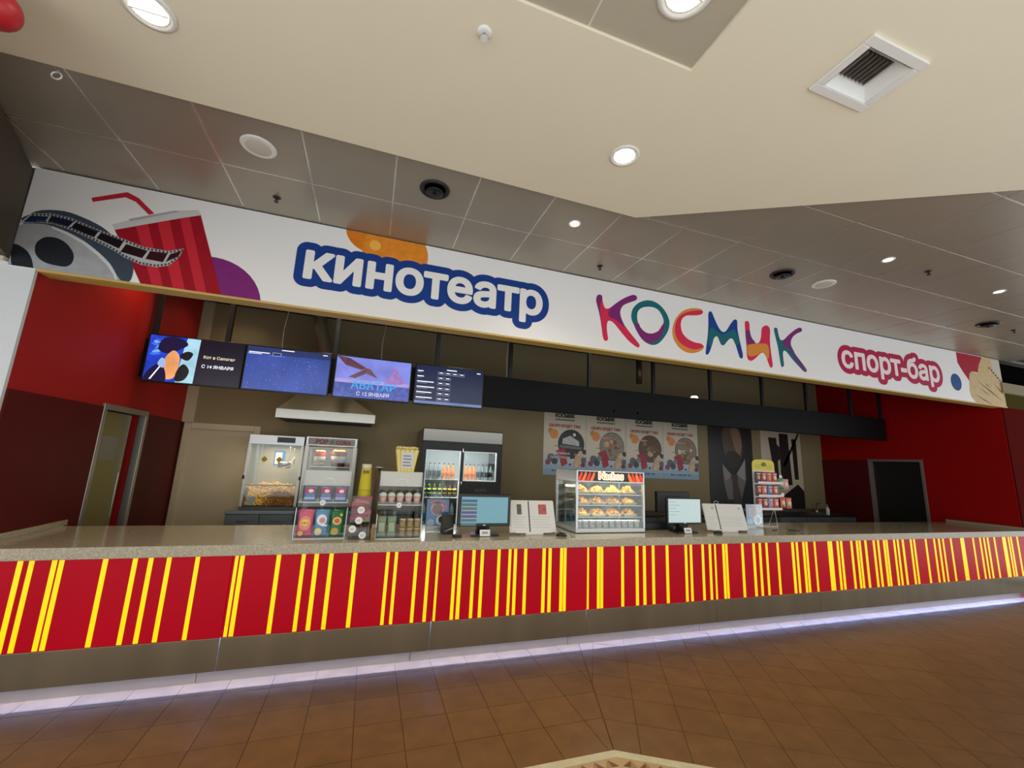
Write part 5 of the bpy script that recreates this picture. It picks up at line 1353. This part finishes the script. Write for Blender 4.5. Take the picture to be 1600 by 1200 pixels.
# leaflet holders
def leaflet(lb, x, y, w, h, seed):
    t = thing('leaflet_holder', lb, 'leaflet', (x, y, ZT), 0, 'leaflet holders')
    MB().box(-w / 2, w / 2, 0, .003, .004, h).build('card', mat('leaflet_white', '#dcdfe4', .4), t)
    MB().box(-w / 2 - .004, w / 2 + .004, -.004, -.001, .0, h + .006).build('holder_sheet', M_ACR, t)
    MB().box(-w / 2 - .004, w / 2 + .004, -.001, .06, .0, .003).build('holder_foot', M_ACR, t)
    def P(nm, pts, c, lay, var=0): 
        pts = clip_rect(pts, -w / 2 + .001, w / 2 - .001, .005, h - .001)
        if len(pts) > 2: MB().xz(pts, -.0001 - .00015 * lay, .001).build(nm, mat('leaf_' + c.strip('#'), c, .45, var=var, scale=40), t)
    P('print_field', rect(-w / 2, w / 2, h * .18, h), '#3f7ab8', 0, .1)
    P('print_disc', circle(-.02 * w, h * .72, w * .30), '#c9a0a0', 1, .3)
    P('print_disc', circle(-.02 * w, h * .70, w * .24), '#8a5a50', 2, .4)
    P('print_block', rect(-w * .38, w * .3, h * .88, h * .95), '#d8506a', 1)
    P('print_disc', circle(w * .34, h * .76, w * .1), '#d8506a', 2)
    P('print_disc', circle(w * .2, h * .36, w * .24), '#e8e2e2', 2, .2)
    P('print_disc', circle(w * .2, h * .38, w * .15), '#4a3a4a', 3, .4)
    P('print_disc', circle(-w * .3, h * .28, w * .16), '#9ab4c4', 3, .3)
    P('print_block', rect(-w * .15, w * .3, h * .09, h * .125), '#a9acb4', 1)
leaflet('blue leaflet in a clear holder left of the first till screen', .697, 4.27, .215, .305, 1)
leaflet('blue leaflet in a clear holder in front of the sweets rack', 4.725, 4.22, .265, .30, 2)

# tills
def till(lb, x0, x1, z0, z1, kind):
    xc = (x0 + x1) / 2; w = (x1 - x0) / 2
    t = thing('till_screen', lb, 'monitor', (xc, 4.03, ZT))
    a, c = z0 - ZT, z1 - ZT
    MB().box(-w, w, 0, .035, a, c).build('casing', M_BLK2, t, bevel=.006)
    m = .03 if kind == 1 else .018
    MB().box(-w + m, w - m, -.0015, .001, a + m, c - m * .8).build('display', em('till%d' % kind, '#7fb9c6' if kind == 1 else '#cfe4e2', .62 if kind == 1 else .72, .04, 3), t)
    if kind == 1:
        for k, col in enumerate(('#3f5f8f', '#3f7a68', '#7a6a5a', '#5a50a0', '#7a5070', '#4a7a80', '#5a7a84')):
            zt = c - .045 - .036 * k
            MB().box(-w + m + .004, -.08, -.0025, 0, zt - .028, zt - .004).build('menu_row', em('row%d' % k, col, .6), t)
    else:
        for k in range(5):
            MB().box(-w + .03, -w + .12 + .05 * (k % 2), -.0025, 0, c - .05 - .035 * k, c - .046 - .035 * k).build('text_line', em('tline', '#8fa6a6', .6), t)
    MB().box(-.012, .012, -.0015, .001, a + .008, a + .016).build('maker_mark', M_WPLA, t)
    MB().yz([(.02, a + .03), (.06, a + .03), (.10, .015), (.03, .015)], -.06, .06).build('neck', M_BLK2, t)
    MB().xy([(-.14, -.05), (.14, -.05), (.11, .14), (-.11, .14)], 0.0003, .016).build('foot', M_BLK2, t, bevel=.004)
    MB().box(-.05, .05, -.052, -.049, .004, .062).rotx(-.25, -.05, .004).build('name_card', mat('name_card', '#e6e6e4', .5), t)
    MB().box(-.028, .028, -.0535, -.0515, .025, .045).rotx(-.25, -.05, .004).build('card_print', mat('card_ink', '#9a9a9a', .6), t)
    return t
till('till screen with a turquoise display and coloured menu rows', .85, 1.375, 1.07, 1.367, 1)
till('smaller till screen with a pale display right of the nachos warmer', 3.235, 3.715, 1.08, 1.37, 2)
t = thing('card_terminal', 'black card terminal with a cable beside the first till screen', 'card terminal', (.785, 4.13, ZT))
MB().yz([(0, 0), (.10, 0), (.10, .06), (.07, .18), (.045, .18), (.0, .05)], -.055, .055).build('body', M_BLK2, t, bevel=.005)
MB().box(-.035, .035, -.03, .0, .055, .06).rotx(.0).build('tray', M_BLK2, t)
MB().tube([(-.03, -.02, .03), (.0, -.045, .05), (.045, -.06, .07)], .004, 6).build('cable', mat('pale_cable', '#b9b9b6', .5), t)
t = thing('card_pad', 'small black keypad lying in front of the card terminal', 'keypad', (.845, 3.985, ZT))
MB().box(-.04, .04, -.03, .03, .0003, .022).build('body', M_BLK2, t, bevel=.006)
for i in range(9): MB().box(-.024 + .018 * (i % 3), -.012 + .018 * (i % 3), -.02 + .014 * (i // 3), -.010 + .014 * (i // 3), .022, .0245).build('key', mat('key_grey', '#5a5d60', .5), t)
t = thing('rear_monitor', 'black monitor seen from behind, beyond the second till screen', 'monitor', (3.80, 4.62, ZT))
MB().box(-.26, .26, -.02, .03, .155, .415).build('casing', M_BLACK, t, bevel=.008)
MB().box(-.10, .10, -.035, -.02, .20, .36).build('back_cover', M_BLK2, t, bevel=.005)
MB().box(-.03, .03, -.02, .02, .012, .16).build('neck', M_BLK2, t)
MB().box(-.12, .12, -.10, .09, .0003, .012).build('foot', M_BLK2, t, bevel=.004)
t = thing('cash_drawer', 'low black box behind the second till screen', 'cash drawer', (3.30, 4.42, ZT))
MB().box(-.20, .20, -.17, .17, .0003, .085).build('body', M_BLACK, t, bevel=.006)
MB().box(-.19, .19, -.175, -.17, .01, .075).build('drawer_front', M_BLK2, t, bevel=.003)

# menu binders and mice
def binder(lb, x, w, h, rz, kind):
    t = thing('menu_binder', lb, 'binder', (x, 4.06, ZT), rz, 'open menu binders')
    t.rotation_euler = (0, 0, rz)
    tilt = -.30
    sp = -w * .08 if kind == 1 else -w * .18
    for s in (-1, 1):
        a, c = (-w / 2, sp) if s < 0 else (sp, w / 2)
        for k in range(3 if kind == 1 else 2):
            off = .004 * k
            b = MB().xz([(a - (off * 2.2 if s < 0 else -.003), .02), (c + (.0 if s < 0 else off * 2.2), .02), (c + (.0 if s < 0 else off * 1.5), h - off), (a - (off * 1.5 if s < 0 else -.003), h - off)], off, off + .003)
            b.rotx(tilt, 0, .02).build('page', mat('page_paper', '#d9d8d4', .6, var=.02), t)
        if kind == 1:
            m = (a + c) / 2
            MB().box(m - .03, m + .04 * (s > 0) + .02, -.001, .001, h * .58, h * .88).rotx(tilt, 0, .02).build('page_picture', mat('pic%d' % s, '#5a5a55' if s < 0 else '#b05a58', .6, var=.3, scale=40), t)
        b = MB()
        for k in range(5): b.box(a + .03, c - .035 - .02 * (k % 3), -.0008, .001, h * (.50 - .075 * k), h * (.51 - .075 * k))
        if kind == 2: b.box(c - .07, c - .04, -.0008, .001, h * .8, h * .88)
        b.rotx(tilt, 0, .02).build('page_print', mat('page_ink', '#b0aeb0', .7), t)
    MB().box(sp - .006, sp + .006, -.002, .004, .02, h - .01).rotx(tilt, 0, .02).build('spine', mat('spine_dark', '#3a3a3c', .5), t)
    MB().box(-w * .2, w * .2, -.03, .16, .0003, .018).build('stand_foot', M_WPLA, t, bevel=.003)
    MB().box(-w * .42, w * .42, -.022, .006, .018, .026).build('stand_lip', M_WPLA, t)
    MB().yz([(.0, .018), (.012, .018), (.105, h * .9), (.095, h * .9)], -.06, .06).move(0, .018, 0).build('stand_back', M_WPLA, t)
    if kind == 2:
        MB().tube([(sp + .025 + .03 * math.cos(a), .1, h + .0 + .018 * math.sin(a)) for a in [2 * PI * k / 12 for k in range(13)]], .004, 6).build('ring', M_ALU, t)
binder('open menu binder with small pictures left of the nachos warmer', 1.64, .47, .335, 0.0, 1)
binder('open ring binder with plain printed pages right of the second till screen', 4.13, .55, .325, -.10, 2)
def mouse(lb, x, y, rz):
    t = thing('computer_mouse', lb, 'mouse', (x, y, ZT), rz, 'computer mice')
    MB().lathe([(.052, .0003), (.055, .01), (.045, .024), (.02, .032), (.002, .033)], 0, 0, 18, 0, .6).build('shell', M_BLK2, t, True)
    MB().box(.0, .04, -.0015, .0015, .024, .031).build('button_split', mat('mouse_split', '#4a4c50', .4), t)
    MB().lathe([(.006, .027), (.008, .033), (.003, .036)], .03, 0, 10).build('wheel', mat('mouse_wheel', '#77797c', .4), t)
mouse('black computer mouse in front of the nachos warmer', 1.895, 3.955, -.35)
mouse('black computer mouse in front of the ring binder', 3.87, 3.955, -.25)

# ------------------------------------------------------------------ nachos warmer
nz = thing('nachos_warmer', 'glass and steel warming cabinet with a lit nachos header', 'food warmer', (2.547, 4.08, ZT))
w, dp, hh = .428, .52, .652
M_NS = mat('warmer_steel', '#c2c6c6', .28, metal=.75)
MB().box(-w, w, 0, dp, .006, .048).build('bottom_frame', M_NS, nz, bevel=.003)
MB().box(-w, w, 0.0, dp, .525, hh).build('head', M_NS, nz, bevel=.004)
for x in (-w, w - .024):
    for y in (0, dp - .024): MB().box(x, x + .024, y, y + .024, .048, .525).build('corner_post', M_NS, nz)
for x in (-w + .03, w - .03):
    for y in (.03, dp - .03): MB().cyl(x, y, .0002, .006, .015, 10).build('rubber_foot', M_BLACK, nz)
MB().box(-w + .024, w - .024, .008, .012, .048, .525).build('front_pane', M_PANE, nz)
for x in (-w + .008, w - .012): MB().box(x, x + .004, .024, dp - .024, .048, .525).build('side_pane', M_PANE, nz)
MB().box(-w + .024, w - .024, dp - .014, dp - .010, .048, .525).build('back_pane', M_PANE, nz)
MB().box(-w + .02, w - .02, -.003, .001, .54, .640).build('header_print', mat('nacho_header', '#1a1410', .4, emit='#1c140c', es=1.0), nz)
def nm(n, c, es): return mat('nacho_' + n, c, .4, emit=c, es=es, var=.25, scale=40)
for s in (-1, 1):
    for k in range(4):
        cx = s * (.385 - .05 * k); 
        MB().xz(clip_rect([(cx - .022 + .02 * s, .53), (cx + .022 + .02 * s, .54), (cx + .016 - .012 * s, .61), (cx - .02 * s, .645), (cx - .016 - .012 * s, .60)], -w + .021, w - .021, .541, .639), -.0042 - .0003 * k, -.003).build('chilli_print', nm('chilli%d' % (k % 2), ('#c9301c', '#e2662c')[k % 2], .75), nz)
text_mb('Nachos', -.155, .565, .30, -.0055, .0015, .0, pad=.012, grid=.002).build('header_lettering', nm('let', '#fff2cc', 1.0), nz)
text_mb('Nachos', -.155, .565, .30, -.0068, .0012, .0).build('header_lettering_core', nm('core', '#d9691c', .8), nz)
for z in (.156, .278, .392):
    sh = MB().box(-w + .024, w - .024, .034, dp - .03, z + .001, z + .007).build('shelf', M_PANE, nz)
    MB().box(-w + .024, w - .024, .026, .034, z, z + .008).build('shelf_edge', mat('warmer_shelf', '#d4d2c6', .35, metal=.3), sh)
area('warmer_lamp', (0, .08, .515), .7, .08, 3.2, (1, .84, .52), (0, 0, 0), nz)
for z in (.150, .272, .386): area('warmer_shelf_lamp', (0, .036, z), .7, .012, .8, (1, .88, .62), (math.radians(14), 0, 0), nz)
M_CHIP = [mat('chip_%d' % i, c, .7, var=.2, scale=60) for i, c in enumerate(('#dfae48', '#d2983a', '#c98a40', '#bd8a48'))]
for r, z in enumerate((.164, .286, .400)):
    for k in range(4):
        x = -.30 + .20 * k
        t = thing('nacho_portion', 'tray of corn chips on the %s shelf of the nachos warmer, %s' % (('bottom', 'middle', 'top')[r], ('far left', 'centre left', 'centre right', 'far right')[k]), 'nachos', (2.547 + x, 4.08 + .15, ZT + z + .0003), 0, 'nacho portions in the warmer')
        frustum(MB(), .075, .06, .09, .07, 0, .022).build('tray', mat('nacho_tray', '#b9b39a', .3), t)
        b = MB()
        for q in range(70):
            a = random.uniform(0, 2 * PI); rr = random.uniform(0, 1) ** .5
            cx, cy = .08 * rr * math.cos(a), .06 * rr * math.sin(a)
            cz = .026 + (.062 if r == 2 else .048) * (1 - rr * rr) * random.uniform(.4, 1)
            s = random.uniform(.014, .022); ang = random.uniform(0, 2 * PI); tl = random.uniform(-.9, .9)
            tri = []
            for e in range(3):
                px, pz = s * math.cos(ang + 2.09 * e), s * math.sin(ang + 2.09 * e)
                tri.append((cx + px, cy + pz * math.sin(tl), cz + pz * math.cos(tl)))
            nrm = Vector((0, math.cos(tl), -math.sin(tl))) * .0015
            b.add([tuple(Vector(p) + nrm) for p in tri] + [tuple(Vector(p) - nrm) for p in tri], [(0, 1, 2), (5, 4, 3), (0, 3, 4, 1), (1, 4, 5, 2), (2, 5, 3, 0)])
        o = b.build('chips', M_CHIP[(k + r) % 4], t); o['kind'] = 'stuff'
cup = None
for k in range(10):
    if cup is None:
        cup = o = thing('dip_cup', 'small white dip cup on the floor of the nachos warmer', 'cup', group='white dip cups in the warmer')
        MB().lathe([(.027, 0), (.034, .074), (.036, .076)], 0, 0, 16).build('cup_wall', M_WPLA, o, True)
        MB().box(-.012, .012, -.0335, -.028, .035, .052).build('cup_mark', mat('cup_mark', '#8a8a86', .6), o)
    else: o = copy_tree(cup)
    o.location = (2.547 - .365 + .0805 * k, 4.08 + .06, ZT + .0485)
    o['label'] = ORD[k] + ' white dip cup from left on the nachos warmer floor'

# ------------------------------------------------------------------ sweets rack
rk = thing('sweets_rack', 'white wire sweets rack with a yellow arched header', 'display rack', (5.14, 4.40, ZT))
M_RK = mat('rack_white', '#d8d8d2', .5)
hx = .20
pts = [(-hx, .735), (hx, .735)] + [(hx * math.cos(a), .815 + .065 * math.sin(a)) if 0 else (hx * math.copysign(abs(math.cos(a)) ** .5, math.cos(a)), .80 + .085 * abs(math.sin(a)) ** .6) for a in [PI * k / 12 for k in range(13)]]
MB().xz(pts, 0, .006).build('header_board', mat('rack_yellow', '#cfc23c', .5), rk)
MB().xz(smooth_poly([(-.04, .82), (.0, .85), (.05, .83), (.04, .80), (-.02, .79)], 3), -.002, 0).build('header_print', mat('rack_ink', '#6a6a3a', .6), rk)
b = MB()
for k in range(3): b.xz(rect(-.15, -.05, .77 + .018 * k, .774 + .018 * k), -.0015, 0); b.xz(rect(.05, .15, .765 + .018 * k, .769 + .018 * k), -.0015, 0)
b.build('header_text', mat('rack_ink', '#6a6a3a', .6), rk)
MB().box(-hx, hx, .0, .006, .235, .735).build('back_board', M_RK, rk)
for z in (.235, .405, .575):
    MB().box(-hx, hx, -.075, .0, z - .012, z).build('shelf', M_RK, rk)
    MB().box(-hx, hx, -.079, -.075, z - .012, z + .018).build('shelf_lip', M_RK, rk)
for s in (-1, 1):
    MB().tube([(s * .15, .0, .235), (s * .15, -.03, .006), (s * .15, .10, .006), (s * .15, .006, .235)], .006, 6).build('leg', M_RK, rk)
MB().tube([(-.15, -.03, .006), (.15, -.03, .006)], .006, 6).build('foot_bar', M_RK, rk)
MB().tube([(-.15, .10, .006), (.15, .10, .006)], .006, 6).build('foot_bar', M_RK, rk)
SW = ((.235, ('#7d2430', '#9c2a34', '#8a84b8', '#c94a3c'), 'bottom'), (.405, ('#6e1c34', '#c9503c', '#2f6fb4', '#c0343a'), 'middle'), (.575, ('#3a3038', '#8e2030', '#c0453a', '#b23a2c'), 'top'))
for z, cs, nmr in SW:
    for k, c in enumerate(cs):
        pack('sweet_bag', '%s coloured sweets bag on the %s shelf of the sweets rack' % (('leftmost', 'second', 'third', 'rightmost')[k], nmr), 'sweets', (5.14 - .145 + .098 * k, 4.40 - .035, ZT + z + .0005), .093, .142, .03, c, (('o', 0, .5, .28, .2, '#d8c0b0' if k % 2 else '#d98a5a'), ('b', 0, .82, .36, .06, '#c9b0a8')), -.05, 'sweets bags on the rack')
# bags hanging on the right side of the rack
MB().tube([(hx, .003, .62), (hx + .22, .003, .62)], .004, 6).build('side_peg', M_ALU, rk)
MB().tube([(hx, .003, .38), (hx + .22, .003, .38)], .004, 6).build('side_peg', M_ALU, rk)
for k, (x, z, c, lb) in enumerate(((.245, .50, '#4f7a5a', 'green and red sweets bag hanging at the upper right of the rack'), (.33, .49, '#c98a90', 'pink sweets bag hanging at the upper right of the rack'), (.25, .245, '#c04a3a', 'red sweets bag hanging at the lower right of the rack'), (.36, .24, '#c9694a', 'orange red sweets bag hanging at the far lower right of the rack'))):
    pack('hanging_sweet_bag', lb, 'sweets', (5.14 + x + .012, 4.36, ZT + z), .10, .145, .028, c, (('o', 0, .5, .3, .2, '#d9c0a0'), ('o', .1, .3, .2, .12, '#7fae8a')), 0.0, 'sweets bags hanging beside the rack')
for x, z in ((.27, .66), (.285, .42), (.285, .575)):
    sticker(x, z, -.028, .028, rk)
for x, y, rz, lb in ((4.93, 4.12, .3, 'black pen lying left on the counter in front of the rack'), (5.20, 4.08, -.5, 'black pen lying right on the counter in front of the rack')):
    t = thing('pen', lb, 'pen', (x, y, ZT + .0053), rz, 'pens on the counter')
    MB().tube([(-.06, 0, 0), (.05, 0, 0)], .005, 8).build('barrel', M_BLK2, t)
    MB().tube([(.05, 0, 0), (.068, 0, 0)], .006, 8).build('cap', M_BLK2, t)
